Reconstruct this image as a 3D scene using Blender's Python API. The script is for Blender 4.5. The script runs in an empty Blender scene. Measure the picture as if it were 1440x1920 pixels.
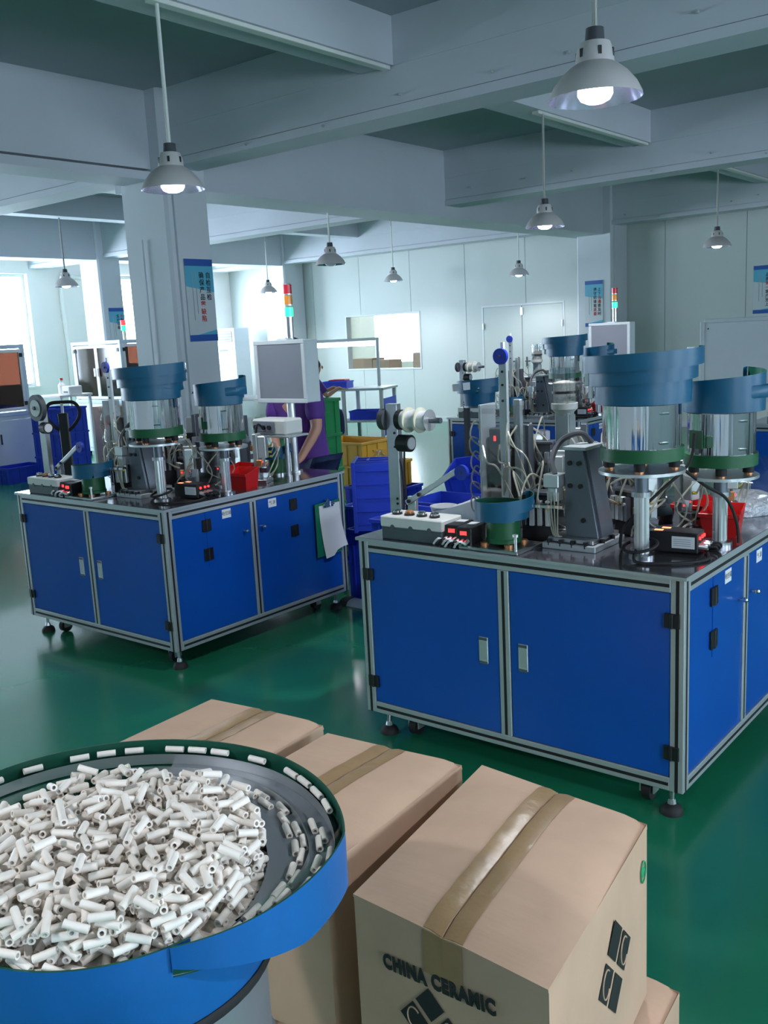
import bpy, bmesh, math, random
import numpy as np
from mathutils import Vector, Matrix, Euler

# ------------------------------------------------------------------ camera, world, light, exposure
scene = bpy.context.scene
COL = scene.collection
PI = math.pi
R = math.radians


def make_camera():
    yaw, pitch, roll, f, h = R(39.2), R(-10.75), R(-2.93), 1764.0, 1.6
    fw = Vector((-math.sin(yaw) * math.cos(pitch), math.cos(yaw) * math.cos(pitch), math.sin(pitch)))
    rt = Vector((math.cos(yaw), math.sin(yaw), 0))
    up = rt.cross(fw)
    r2 = math.cos(roll) * rt + math.sin(roll) * up
    u2 = -math.sin(roll) * rt + math.cos(roll) * up
    cd = bpy.data.cameras.new('camera')
    cd.sensor_width = 36
    cd.lens = f / 1920 * 36
    cd.clip_start = 0.02
    co = bpy.data.objects.new('camera', cd)
    m = Matrix((r2, u2, -fw)).transposed().to_4x4()
    m.translation = Vector((0, 0, h))
    co.matrix_world = m
    COL.objects.link(co)
    scene.camera = co


make_camera()

world = bpy.data.worlds.new('sky')
scene.world = world
world.use_nodes = True
wn = world.node_tree.nodes
wn['Background'].inputs[0].default_value = (0.72, 0.85, 1.0, 1)
wn['Background'].inputs[1].default_value = 28.0

cy = scene.cycles
cy.max_bounces = 7
cy.diffuse_bounces = 4
cy.glossy_bounces = 3
cy.transmission_bounces = 2
cy.transparent_max_bounces = 8
cy.caustics_reflective = False
cy.caustics_refractive = False
cy.adaptive_threshold = 0.1
cy.adaptive_min_samples = 16

vs = scene.view_settings
vs.view_transform = 'Standard'
vs.look = 'None'
vs.gamma = 1
vs.use_curve_mapping = False
vs.exposure = -0.3


def portal(loc, rot, sx, sy):
    l = bpy.data.lights.new('window_portal', 'AREA')
    l.shape = 'RECTANGLE'
    l.size, l.size_y = sx, sy
    l.cycles.is_portal = True
    o = bpy.data.objects.new('window_portal', l)
    o.location = loc
    o.rotation_euler = rot
    COL.objects.link(o)


# window openings: (y0, y1, z0, z1)
LEFT_WINDOWS = [(-0.6, 2.4, 1.0, 2.9), (2.8, 5.9, 1.0, 2.9), (6.3, 9.14, 1.0, 2.9), (10.3, 13.1, 1.0, 2.9)]
RIGHT_WINDOWS = [(-2.2, 0.2, 1.1, 2.4), (2.0, 4.2, 1.1, 2.4), (6.2, 8.4, 1.1, 2.4)]
NEAR_WINDOWS = []
XL, XR, YN, YB, ZC = -15.05, 5.0, -3.5, 13.75, 3.58
for y0, y1, z0, z1 in LEFT_WINDOWS:
    portal((XL - 0.1, (y0 + y1) / 2, (z0 + z1) / 2), (0, R(-90), 0), z1 - z0, y1 - y0)
for y0, y1, z0, z1 in RIGHT_WINDOWS:
    portal((XR + 0.1, (y0 + y1) / 2, (z0 + z1) / 2), (0, R(90), 0), z1 - z0, y1 - y0)

for x0, x1, z0, z1 in NEAR_WINDOWS:
    portal(((x0 + x1) / 2, YN - 0.1, (z0 + z1) / 2), (R(90), 0, 0), x1 - x0, z1 - z0)

# ------------------------------------------------------------------ materials
MATS = {}


def mat(name, col, rough=0.5, metal=0.0, var=0.06, vscale=6.0, bump=0.0, bscale=60.0, emit=0.0, emit_col=None,
        trans=0.0, alpha=None, coat=0.0):
    if name in MATS:
        return MATS[name]
    m = bpy.data.materials.new(name)
    m.use_nodes = True
    nt = m.node_tree
    b = nt.nodes['Principled BSDF']
    b.inputs['Roughness'].default_value = rough
    b.inputs['Metallic'].default_value = metal
    if coat:
        b.inputs['Coat Weight'].default_value = coat
        b.inputs['Coat Roughness'].default_value = 0.1
    tc = nt.nodes.new('ShaderNodeTexCoord')
    if var > 0:
        n = nt.nodes.new('ShaderNodeTexNoise')
        n.inputs['Scale'].default_value = vscale
        n.inputs['Detail'].default_value = 4
        nt.links.new(tc.outputs['Object'], n.inputs['Vector'])
        mr = nt.nodes.new('ShaderNodeMapRange')
        mr.inputs['From Min'].default_value = 0.3
        mr.inputs['From Max'].default_value = 0.7
        mr.inputs['To Min'].default_value = 1 - var
        mr.inputs['To Max'].default_value = 1 + var
        nt.links.new(n.outputs['Fac'], mr.inputs['Value'])
        mx = nt.nodes.new('ShaderNodeMix')
        mx.data_type = 'RGBA'
        mx.blend_type = 'MULTIPLY'
        mx.inputs['Factor'].default_value = 1
        mx.inputs['A'].default_value = (*col, 1)
        nt.links.new(mr.outputs['Result'], mx.inputs['B'])
        nt.links.new(mx.outputs['Result'], b.inputs['Base Color'])
    else:
        b.inputs['Base Color'].default_value = (*col, 1)
    if bump > 0:
        n2 = nt.nodes.new('ShaderNodeTexNoise')
        n2.inputs['Scale'].default_value = bscale
        n2.inputs['Detail'].default_value = 3
        nt.links.new(tc.outputs['Object'], n2.inputs['Vector'])
        bp = nt.nodes.new('ShaderNodeBump')
        bp.inputs['Strength'].default_value = bump
        bp.inputs['Distance'].default_value = 0.01
        nt.links.new(n2.outputs['Fac'], bp.inputs['Height'])
        nt.links.new(bp.outputs['Normal'], b.inputs['Normal'])
    if emit > 0:
        b.inputs['Emission Color'].default_value = (*(emit_col or col), 1)
        b.inputs['Emission Strength'].default_value = emit
    if trans > 0:
        b.inputs['Transmission Weight'].default_value = trans
    if alpha is not None:
        b.inputs['Alpha'].default_value = alpha
    MATS[name] = m
    return m


def clear_mat(name, tint=(1, 1, 1), gloss=0.08, rough=0.03):
    if name in MATS:
        return MATS[name]
    m = bpy.data.materials.new(name)
    m.use_nodes = True
    nt = m.node_tree
    nt.nodes.remove(nt.nodes['Principled BSDF'])
    t = nt.nodes.new('ShaderNodeBsdfTransparent')
    t.inputs[0].default_value = (*tint, 1)
    g = nt.nodes.new('ShaderNodeBsdfGlossy')
    g.inputs['Roughness'].default_value = rough
    mx = nt.nodes.new('ShaderNodeMixShader')
    mx.inputs[0].default_value = gloss
    nt.links.new(t.outputs[0], mx.inputs[1])
    nt.links.new(g.outputs[0], mx.inputs[2])
    nt.links.new(mx.outputs[0], nt.nodes['Material Output'].inputs[0])
    MATS[name] = m
    return m


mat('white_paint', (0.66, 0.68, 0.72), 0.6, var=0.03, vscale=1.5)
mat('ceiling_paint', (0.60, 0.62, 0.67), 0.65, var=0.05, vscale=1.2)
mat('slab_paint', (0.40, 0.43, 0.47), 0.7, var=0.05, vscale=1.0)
mat('panel_wall', (0.60, 0.64, 0.62), 0.45, var=0.02, vscale=1.0)
mat('seam_grey', (0.45, 0.48, 0.46), 0.6)
mat('left_wall_lit_white', (0.88, 0.85, 0.79), 0.6, var=0.03, vscale=1.5)  # wall white lightened and warmed, overexposed daylight put into the colour
mat('floor_epoxy', (0.012, 0.175, 0.085), 0.27, var=0.12, vscale=0.8, bump=0.02, bscale=14, coat=0.25)
mat('alu', (0.48, 0.52, 0.53), 0.42, 0.55, var=0.04)
mat('alu_bright', (0.70, 0.72, 0.73), 0.3, 0.8, var=0.04)
mat('steel', (0.52, 0.53, 0.55), 0.28, 1.0, var=0.08, vscale=12)
mat('steel_dark', (0.20, 0.21, 0.24), 0.35, 0.9, var=0.1, vscale=15)
mat('chrome', (0.70, 0.70, 0.71), 0.06, 1.0, var=0.02, bump=0.05, bscale=18)
mat('tabletop_steel', (0.30, 0.29, 0.33), 0.13, 0.85, var=0.08, vscale=5, bump=0.015, bscale=20)
mat('bracket_grey', (0.16, 0.18, 0.21), 0.4, 0.7, var=0.08)
mat('slot_black', (0.006, 0.006, 0.008), 0.6)
mat('black_plastic', (0.010, 0.010, 0.012), 0.4)
mat('black_rubber', (0.012, 0.012, 0.013), 0.7)
mat('dark_grey', (0.06, 0.065, 0.075), 0.5)
mat('door_blue', (0.004, 0.075, 0.40), 0.24, var=0.04, vscale=3)
mat('bowl_blue', (0.003, 0.105, 0.21), 0.40, var=0.05, vscale=10)
mat('bowl_blue_front', (0.006, 0.115, 0.37), 0.42, var=0.08, vscale=12, bump=0.03, bscale=120)
mat('bowl_green', (0.004, 0.075, 0.045), 0.45, var=0.08, vscale=10)
mat('band_green', (0.008, 0.105, 0.035), 0.45, var=0.05)
mat('box_white', (0.66, 0.67, 0.64), 0.45, var=0.03)
mat('grey_base', (0.07, 0.10, 0.11), 0.5)
mat('paper_white', (0.80, 0.80, 0.80), 0.6, var=0.02)
mat('red_plastic', (0.60, 0.012, 0.012), 0.35, var=0.03)
mat('blue_plastic', (0.02, 0.055, 0.56), 0.42, var=0.08)
mat('blue_wheel', (0.012, 0.04, 0.40), 0.4, var=0.03)
mat('yellow_plastic', (0.58, 0.32, 0.03), 0.45, var=0.08)
mat('green_plastic', (0.01, 0.22, 0.06), 0.45, var=0.05)
mat('clip_green', (0.01, 0.20, 0.10), 0.4)
mat('cardboard', (0.55, 0.36, 0.245), 0.75, var=0.07, vscale=7, bump=0.06, bscale=25)
mat('cardboard_edge', (0.42, 0.27, 0.18), 0.8, var=0.1, vscale=30)
mat('tape', (0.33, 0.21, 0.105), 0.30, var=0.05, vscale=20, bump=0.12, bscale=40)
mat('print_black', (0.012, 0.012, 0.014), 0.6, var=0)
mat('print_red', (0.55, 0.03, 0.03), 0.6, var=0)
mat('print_grey', (0.36, 0.40, 0.42), 0.6, var=0)
mat('print_green', (0.02, 0.30, 0.12), 0.6, var=0)
mat('poster_blue', (0.02, 0.10, 0.40), 0.3, var=0)
mat('poster_cyan', (0.10, 0.45, 0.62), 0.3, var=0)
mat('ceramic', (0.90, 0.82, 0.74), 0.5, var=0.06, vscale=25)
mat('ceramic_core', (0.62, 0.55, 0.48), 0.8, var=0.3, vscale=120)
mat('track_grey', (0.30, 0.32, 0.35), 0.35, 0.5, var=0.05)
mat('skin', (0.55, 0.28, 0.19), 0.5, var=0.03)
mat('purple_cloth', (0.11, 0.035, 0.26), 0.8, var=0.08, vscale=9, bump=0.1, bscale=14)
mat('hair_black', (0.010, 0.008, 0.008), 0.5)
mat('navy_cloth', (0.02, 0.035, 0.10), 0.8)
mat('tube_clear', (0.50, 0.49, 0.40), 0.15, alpha=0.55, var=0)
mat('tube_violet', (0.035, 0.02, 0.42), 0.3)
mat('fitting_yellow', (0.62, 0.52, 0.05), 0.4)
mat('copper', (0.55, 0.24, 0.10), 0.4, 0.6)
mat('spool_cream', (0.62, 0.62, 0.50), 0.4, var=0.03)
mat('lamp_shade', (0.62, 0.57, 0.56), 0.4, 0.1, var=0.04)
mat('lamp_inner', (0.62, 0.60, 0.85), 0.2, 0.85, var=0.02)
mat('rod_white', (0.78, 0.78, 0.74), 0.5, var=0.02)
mat('lamp_bulb', (1, 1, 1), 0.4, var=0, emit=14.0, emit_col=(0.93, 0.95, 1.0))
mat('led_red', (0.8, 0.02, 0.03), 0.4, var=0, emit=4.0, emit_col=(1.0, 0.03, 0.03))
mat('led_orange', (0.8, 0.25, 0.1), 0.4, var=0, emit=2.5, emit_col=(1.0, 0.32, 0.14))
mat('signal_red', (0.62, 0.02, 0.04), 0.25, var=0)
mat('signal_amber', (0.75, 0.28, 0.03), 0.25, var=0)
mat('signal_green', (0.02, 0.7, 0.25), 0.25, var=0, emit=2.2, emit_col=(0.03, 1.0, 0.35))
mat('monitor_face', (0.20, 0.22, 0.26), 0.5, var=0.03)
mat('monitor_shell', (0.55, 0.60, 0.62), 0.45, var=0.03)
mat('board_white', (0.60, 0.64, 0.66), 0.3, var=0.02)
mat('white_metal', (0.72, 0.74, 0.76), 0.4, var=0.02)
mat('frame_blue', (0.55, 0.64, 0.75), 0.45, var=0.02)
mat('grille_dark', (0.16, 0.15, 0.14), 0.6)
mat('fog_plastic', (0.72, 0.73, 0.76), 0.35, var=0.02)
mat('foil', (0.60, 0.60, 0.62), 0.18, 0.5, var=0.25, vscale=60, bump=0.9, bscale=90)
mat('brown_dark', (0.16, 0.07, 0.035), 0.6)
clear_mat('window_glass', (0.97, 0.99, 1.0), 0.06)
clear_mat('tinted_glass', (0.16, 0.085, 0.06), 0.10, 0.08)
clear_mat('clear_acrylic', (0.86, 0.89, 0.90), 0.12, 0.05)
clear_mat('film_clear', (0.90, 0.91, 0.93), 0.10, 0.15)


MATS['tape'].node_tree.nodes['Principled BSDF'].inputs['Specular IOR Level'].default_value = 0.2
# cardboard: shallow creases running across the flaps
m_ = MATS['cardboard']
nt_ = m_.node_tree
mp_ = nt_.nodes.new('ShaderNodeMapping')
mp_.inputs['Scale'].default_value = (2.5, 38, 3.0)
nz_ = nt_.nodes.new('ShaderNodeTexNoise')
nz_.inputs['Scale'].default_value = 1.0
nz_.inputs['Detail'].default_value = 3
tc_ = [n for n in nt_.nodes if n.type == 'TEX_COORD'][0]
bp_ = nt_.nodes.new('ShaderNodeBump')
bp_.inputs['Strength'].default_value = 0.22
bp_.inputs['Distance'].default_value = 0.006
old_ = [n for n in nt_.nodes if n.type == 'BUMP' and n != bp_][0]
nt_.links.new(tc_.outputs['Object'], mp_.inputs['Vector'])
nt_.links.new(mp_.outputs['Vector'], nz_.inputs['Vector'])
nt_.links.new(nz_.outputs['Fac'], bp_.inputs['Height'])
nt_.links.new(old_.outputs['Normal'], bp_.inputs['Normal'])
nt_.links.new(bp_.outputs['Normal'], nt_.nodes['Principled BSDF'].inputs['Normal'])

# polished sheet: waves run along the height so reflections break into upright streaks
m_ = MATS['chrome']
nt_ = m_.node_tree
mp_ = nt_.nodes.new('ShaderNodeMapping')
mp_.inputs['Scale'].default_value = (34, 34, 0.8)
nz_ = nt_.nodes.new('ShaderNodeTexNoise')
nz_.inputs['Scale'].default_value = 1.0
nz_.inputs['Detail'].default_value = 2
tc_ = [n for n in nt_.nodes if n.type == 'TEX_COORD'][0]
bp_ = nt_.nodes.new('ShaderNodeBump')
bp_.inputs['Strength'].default_value = 0.55
bp_.inputs['Distance'].default_value = 0.02
nt_.links.new(tc_.outputs['Object'], mp_.inputs['Vector'])
nt_.links.new(mp_.outputs['Vector'], nz_.inputs['Vector'])
nt_.links.new(nz_.outputs['Fac'], bp_.inputs['Height'])
nt_.links.new(bp_.outputs['Normal'], nt_.nodes['Principled BSDF'].inputs['Normal'])


# ------------------------------------------------------------------ mesh builder
class MB:
    def __init__(s):
        s.v, s.f = [], []

    def add(s, verts, faces, M=None):
        o = len(s.v)
        for p in verts:
            p = Vector(p)
            s.v.append(tuple(M @ p) if M is not None else tuple(p))
        for f in faces:
            s.f.append(tuple(i + o for i in f))
        return s

    def box(s, x0, x1, y0, y1, z0, z1, M=None):
        v = [(x0, y0, z0), (x1, y0, z0), (x1, y1, z0), (x0, y1, z0), (x0, y0, z1), (x1, y0, z1), (x1, y1, z1), (x0, y1, z1)]
        f = [(0, 3, 2, 1), (4, 5, 6, 7), (0, 1, 5, 4), (1, 2, 6, 5), (2, 3, 7, 6), (3, 0, 4, 7)]
        return s.add(v, f, M)

    def cbox(s, c, d, M=None):
        return s.box(c[0] - d[0] / 2, c[0] + d[0] / 2, c[1] - d[1] / 2, c[1] + d[1] / 2, c[2] - d[2] / 2, c[2] + d[2] / 2, M)

    def cyl(s, p0, p1, r0, r1=None, seg=16, cap=True, M=None):
        r1 = r0 if r1 is None else r1
        p0, p1 = Vector(p0), Vector(p1)
        a = (p1 - p0).normalized()
        t = Vector((0, 0, 1)) if abs(a.z) < 0.9 else Vector((1, 0, 0))
        u = a.cross(t).normalized()
        w = a.cross(u)
        v, f = [], []
        for p, r in ((p0, r0), (p1, r1)):
            for i in range(seg):
                an = 2 * PI * i / seg
                v.append(p + u * (r * math.cos(an)) + w * (r * math.sin(an)))
        for i in range(seg):
            j = (i + 1) % seg
            f.append((j, i, seg + i, seg + j))
        if cap:
            f.append(tuple(range(seg)))
            f.append(tuple(range(2 * seg - 1, seg - 1, -1)))
        return s.add(v, f, M)

    def lathe(s, prof, c=(0, 0, 0), seg=32, M=None):
        v, f = [], []
        n = len(prof)
        for r, z in prof:
            for i in range(seg):
                an = 2 * PI * i / seg
                v.append((c[0] + r * math.cos(an), c[1] + r * math.sin(an), c[2] + z))
        for k in range(n - 1):
            for i in range(seg):
                j = (i + 1) % seg
                f.append((k * seg + i, k * seg + j, (k + 1) * seg + j, (k + 1) * seg + i))
        return s.add(v, f, M)

    def tube(s, pts, r, seg=8, closed=False, M=None, taper=None):
        pts = [Vector(p) for p in pts]
        n = len(pts)
        v, f = [], []
        u = None
        for i, p in enumerate(pts):
            a = pts[(i + 1) % n] if (closed or i < n - 1) else pts[i]
            b = pts[i - 1] if (closed or i > 0) else pts[i]
            t = (a - b).normalized()
            if u is None:
                ref = Vector((0, 0, 1)) if abs(t.z) < 0.9 else Vector((1, 0, 0))
                u = t.cross(ref).normalized()
            else:
                u = (u - t * u.dot(t)).normalized()
            w = t.cross(u)
            rr = r if taper is None else r * taper[i]
            for k in range(seg):
                an = 2 * PI * k / seg
                v.append(p + u * (rr * math.cos(an)) + w * (rr * math.sin(an)))
        m = n if closed else n - 1
        for i in range(m):
            i2 = (i + 1) % n
            for k in range(seg):
                k2 = (k + 1) % seg
                f.append((i * seg + k2, i * seg + k, i2 * seg + k, i2 * seg + k2))
        if not closed:
            f.append(tuple(range(seg)))
            f.append(tuple(range(n * seg - 1, (n - 1) * seg - 1, -1)))
        return s.add(v, f, M)

    def prism(s, poly, h0, h1, axis='z', M=None):
        n = len(poly)
        mp = {'z': lambda a, b, h: (a, b, h), 'y': lambda a, b, h: (a, h, b), 'x': lambda a, b, h: (h, a, b)}[axis]
        v = [mp(a, b, h0) for a, b in poly] + [mp(a, b, h1) for a, b in poly]
        f = [tuple(range(n - 1, -1, -1)), tuple(range(n, 2 * n))]
        for i in range(n):
            j = (i + 1) % n
            f.append((i, j, n + j, n + i))
        return s.add(v, f, M)

    def mesh(s, name, m, bev=0.0, smooth=True, fix=True):
        me = bpy.data.meshes.new(name)
        me.from_pydata(s.v, [], s.f)
        if fix or bev > 0:
            bm = bmesh.new()
            bm.from_mesh(me)
            bmesh.ops.recalc_face_normals(bm, faces=bm.faces)
            if bev > 0:
                ed = [e for e in bm.edges if len(e.link_faces) == 2 and e.calc_face_angle(0) > 0.5]
                bmesh.ops.bevel(bm, geom=ed, offset=bev, segments=1, affect='EDGES', clamp_overlap=True)
            bm.to_mesh(me)
            bm.free()
        if smooth:
            me.shade_smooth()
            me.set_sharp_from_angle(angle=0.6)
        me.materials.append(MATS[m])
        return me

    def build(s, name, m, parent=None, bev=0.0, smooth=True, loc=None, rz=0, fix=True):
        o = bpy.data.objects.new(name, s.mesh(name, m, bev, smooth, fix))
        COL.objects.link(o)
        if parent is not None:
            o.parent = parent
        if loc is not None:
            o.location = loc
        if rz:
            o.rotation_euler = (0, 0, rz)
        return o


def arc(p0, p1, sag, n=12, up=(0, 0, 1)):
    p0, p1, up = Vector(p0), Vector(p1), Vector(up)
    return [p0.lerp(p1, i / n) + up * (sag * 4 * (i / n) * (1 - i / n)) for i in range(n + 1)]


def spline(ctrl, n=8):
    c = [Vector(p) for p in ctrl]
    c = [c[0] * 2 - c[1]] + c + [c[-1] * 2 - c[-2]]
    out = []
    for i in range(1, len(c) - 2):
        for k in range(n):
            t = k / n
            p0, p1, p2, p3 = c[i - 1], c[i], c[i + 1], c[i + 2]
            out.append(0.5 * ((2 * p1) + (p2 - p0) * t + (2 * p0 - 5 * p1 + 4 * p2 - p3) * t * t + (3 * p1 - p0 - 3 * p2 + p3) * t ** 3))
    out.append(c[-2])
    return out


def tag(o, label, cat, group=None):
    o['label'] = label
    o['category'] = cat
    if group:
        o['group'] = group
    return o


def thing(name, label, cat, loc=(0, 0, 0), rz=0, group=None):
    o = bpy.data.objects.new(name, None)
    o.empty_display_size = 0.1
    COL.objects.link(o)
    o.location = loc
    o.rotation_euler = (0, 0, rz)
    return tag(o, label, cat, group)


def struct(o, label=None):
    o['kind'] = 'structure'
    if label:
        o['label'] = label
    return o


def dup(root, loc=None, rz=None, label=None, group=None):
    def rec(o, par):
        c = o.copy()
        COL.objects.link(c)
        c.parent = par
        for ch in o.children:
            rec(ch, c)
        return c
    r = rec(root, None)
    if loc is not None:
        r.location = loc
    if rz is not None:
        r.rotation_euler = (0, 0, rz)
    if label:
        r['label'] = label
    if group:
        r['group'] = group
    return r


def text_obj(name, body, size, m, parent, M, bold=0.0, align='CENTER', depth=0.0004, sx=1.0, spacing=1.0):
    c = bpy.data.curves.new(name, 'FONT')
    c.body = body
    c.size = size
    c.align_x = align
    c.align_y = 'CENTER'
    c.offset = bold * size
    c.extrude = depth
    c.space_character = spacing
    c.resolution_u = 3
    t = bpy.data.objects.new(name + '_tmp', c)
    COL.objects.link(t)
    dg = bpy.context.evaluated_depsgraph_get()
    me = bpy.data.meshes.new_from_object(t.evaluated_get(dg))
    bpy.data.objects.remove(t)
    me.name = name
    me.materials.clear()
    me.materials.append(MATS[m])
    me.transform(M @ Matrix.Diagonal((sx, 1, 1, 1)))
    o = bpy.data.objects.new(name, me)
    COL.objects.link(o)
    o.parent = parent
    return o


# placement frames for things written or stuck on vertical faces
def face_front(x, y, z):      # on a face looking to -Y: text runs along +X
    return Matrix.Translation((x, y, z)) @ Matrix.Rotation(R(90), 4, 'X')


def face_right(x, y, z):      # on a face looking to +X: text runs along +Y
    return Matrix.Translation((x, y, z)) @ Matrix.Rotation(R(90), 4, 'Z') @ Matrix.Rotation(R(90), 4, 'X')


# ------------------------------------------------------------------ structure
struct(MB().box(XL - 1.5, XR + 0.3, YN - 0.3, YB + 4.2, -0.12, 0.0).build('floor', 'floor_epoxy', smooth=False), 'glossy green epoxy floor')
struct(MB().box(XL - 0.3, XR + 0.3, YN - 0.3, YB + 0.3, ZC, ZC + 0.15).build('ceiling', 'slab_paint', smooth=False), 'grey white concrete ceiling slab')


def wall_with_holes(a0, a1, z0, z1, holes):
    """rectangles (a0,a1,z0,z1) tiling a wall around its openings"""
    out = []
    cur = a0
    for h0, h1, hz0, hz1 in sorted(holes):
        out.append((cur, h0, z0, z1))
        out.append((h0, h1, z0, hz0))
        out.append((h0, h1, hz1, z1))
        cur = h1
    out.append((cur, a1, z0, z1))
    return [r for r in out if r[1] - r[0] > 1e-4 and r[3] - r[2] > 1e-4]


m = MB()
for a, b, c, d in wall_with_holes(YN, YB + 0.3, 0, ZC, LEFT_WINDOWS):
    m.box(XL - 0.22, XL, a, b, c, d)
struct(m.build('wall_left', 'left_wall_lit_white', smooth=False), 'white window wall at the far left')
m = MB()
for a, b, c, d in wall_with_holes(YN, YB + 0.3, 0, ZC, RIGHT_WINDOWS):
    m.box(XR, XR + 0.22, a, b, c, d)
struct(m.build('wall_right', 'white_paint', smooth=False))
m = MB()
for a, b, c, d in wall_with_holes(XL - 0.22, XR + 0.22, 0, ZC, NEAR_WINDOWS):
    m.box(a, b, YN - 0.22, YN, c, d)
struct(m.build('wall_near', 'white_paint', smooth=False))


def make_window(n, x, y0, y1, z0, z1, parts=2):
    o = struct(MB().box(x - 0.03, x + 0.03, y0, y1, z0, z0 + 0.05).box(x - 0.03, x + 0.03, y0, y1, z1 - 0.05, z1)
               .box(x - 0.03, x + 0.03, y0, y0 + 0.05, z0 + 0.05, z1 - 0.05).box(x - 0.03, x + 0.03, y1 - 0.05, y1, z0 + 0.05, z1 - 0.05)
               .build('window_%d' % n, 'white_metal', bev=0.003), 'aluminium framed window in the side wall')
    w = (y1 - y0 - 0.1) / parts
    for i in range(parts):
        a = y0 + 0.05 + i * w
        if i:
            MB().box(x - 0.025, x + 0.025, a - 0.02, a + 0.02, z0 + 0.05, z1 - 0.05).build('mullion', 'white_metal', o)
        MB().box(x - 0.003, x + 0.003, a, a + w, z0 + 0.05, z1 - 0.05).build('pane', 'window_glass', o, smooth=False)


wn_i = 1
for y0, y1, z0, z1 in LEFT_WINDOWS:
    make_window(wn_i, XL - 0.15, y0, y1, z0, z1)
    MB().box(XL - 0.1, XL + 0.03, y0 - 0.04, y1 + 0.04, z0 - 0.03, z0).build('window_sill', 'left_wall_lit_white', bpy.data.objects['window_%d' % wn_i])
    wn_i += 1
for y0, y1, z0, z1 in RIGHT_WINDOWS:
    make_window(wn_i, XR + 0.15, y0, y1, z0, z1, 3)
    wn_i += 1

for x0, x1, z0, z1 in NEAR_WINDOWS:
    y = YN - 0.15
    o = struct(MB().box(x0, x1, y - 0.03, y + 0.03, z0, z0 + 0.05).box(x0, x1, y - 0.03, y + 0.03, z1 - 0.05, z1).box(x0, x0 + 0.05, y - 0.03, y + 0.03, z0 + 0.05, z1 - 0.05)
               .box(x1 - 0.05, x1, y - 0.03, y + 0.03, z0 + 0.05, z1 - 0.05).build('window_%d' % wn_i, 'white_metal', bev=0.003))
    MB().box(x0 + 0.05, x1 - 0.05, y - 0.003, y + 0.003, z0 + 0.05, z1 - 0.05).build('pane', 'window_glass', o, smooth=False)
    wn_i += 1

# back wall: sandwich panels with a window and a double door
BW = (-11.92, -10.16, 0.93, 1.955)
DOOR = (-8.86, -7.30, 0.0, 1.965)
m = MB()
for a, b, c, d in wall_with_holes(XL, XR, 0, ZC, [BW]):
    m.box(a, b, YB + 0.012, YB + 0.12, c, d)
wb = struct(m.build('wall_back', 'seam_grey', smooth=False), 'pale green grey sandwich panel wall at the back')
xs = XL
PW = 1.175
while xs < XR:
    a, b = xs + 0.004, min(xs + PW, XR) - 0.004
    holes = []
    for H in (BW, DOOR):
        h0, h1 = max(a, H[0]), min(b, H[1])
        if h1 > h0:
            holes.append((h0, h1, H[2], H[3]))
    m = MB()
    for r in wall_with_holes(a, b, 0.0, ZC, holes):
        m.box(r[0], r[1], YB, YB + 0.012, r[2], r[3])
    m.build('panel', 'panel_wall', wb, smooth=False)
    xs += PW
# interior window
win = struct(MB().box(BW[0], BW[1], YB - 0.01, YB + 0.12, BW[2], BW[2] + 0.03).box(BW[0], BW[1], YB - 0.01, YB + 0.12, BW[3] - 0.03, BW[3])
             .box(BW[0], BW[0] + 0.03, YB - 0.01, YB + 0.12, BW[2] + 0.03, BW[3] - 0.03).box(BW[1] - 0.03, BW[1], YB - 0.01, YB + 0.12, BW[2] + 0.03, BW[3] - 0.03)
             .build('window_%d' % wn_i, 'white_metal', bev=0.003), 'wide fixed window in the back wall to a bright room')
MB().box(BW[0] + 0.03, BW[1] - 0.03, YB + 0.05, YB + 0.056, BW[2] + 0.03, BW[3] - 0.03).build('pane', 'window_glass', win, smooth=False)
# room behind it
m = MB()
for a, b, c, d in wall_with_holes(-14.6, -8.2, 0, 2.8, [(-13.9, -11.95, 0.95, 2.3)]):
    m.box(a, b, YB + 3.3, YB + 3.45, c, d)
m.box(-14.75, -14.6, YB + 0.12, YB + 3.45, 0, 2.8).box(-8.2, -8.05, YB + 0.12, YB + 3.45, 0, 2.8).box(-14.75, -8.05, YB + 0.12, YB + 3.45, 2.8, 2.9)
struct(m.build('wall_store_room', 'left_wall_lit_white', smooth=False), 'white walls of the room behind the interior window')
portal((-12.92, YB + 3.4, 1.62), (R(-90), 0, 0), 1.95, 1.35)
# double door
d0 = struct(MB().box(DOOR[0] - 0.0, DOOR[0] + 0.03, YB - 0.006, YB + 0.012, 0, DOOR[3]).box(DOOR[1] - 0.03, DOOR[1], YB - 0.006, YB + 0.012, 0, DOOR[3])
            .box(DOOR[0] + 0.03, DOOR[1] - 0.03, YB - 0.006, YB + 0.012, DOOR[3] - 0.03, DOOR[3]).build('door_1', 'white_metal'), 'pale green grey double door in the back wall')
mid = (DOOR[0] + DOOR[1]) / 2
for a, b, s in ((DOOR[0] + 0.035, mid - 0.008, 1), (mid + 0.008, DOOR[1] - 0.035, -1)):
    lf = MB().box(a, b, YB - 0.002, YB + 0.012, 0.02, DOOR[3] - 0.036).build('leaf', 'panel_wall', d0)
    hx = b - 0.07 if s > 0 else a + 0.07
    MB().box(hx - 0.012, hx + 0.012, YB - 0.01, YB - 0.002, 0.92, 1.1).cyl((hx, YB - 0.012, 1.03), (hx, YB - 0.05, 1.03), 0.008).box(hx - (0.09 if s > 0 else 0), hx + (0 if s > 0 else 0.09), YB - 0.058, YB - 0.046, 1.02, 1.04).build('handle', 'dark_grey', lf)
    kx = a if s > 0 else b
    for z in (0.35, 1.62):
        MB().cyl((kx, YB - 0.016, z - 0.05), (kx, YB - 0.016, z + 0.05), 0.014).build('hinge', 'alu_bright', lf)
MB().box(mid - 0.02, mid + 0.02, YB - 0.02, YB + 0.0, 1.78, 1.9).build('door_bolt', 'alu_bright', d0)
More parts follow.
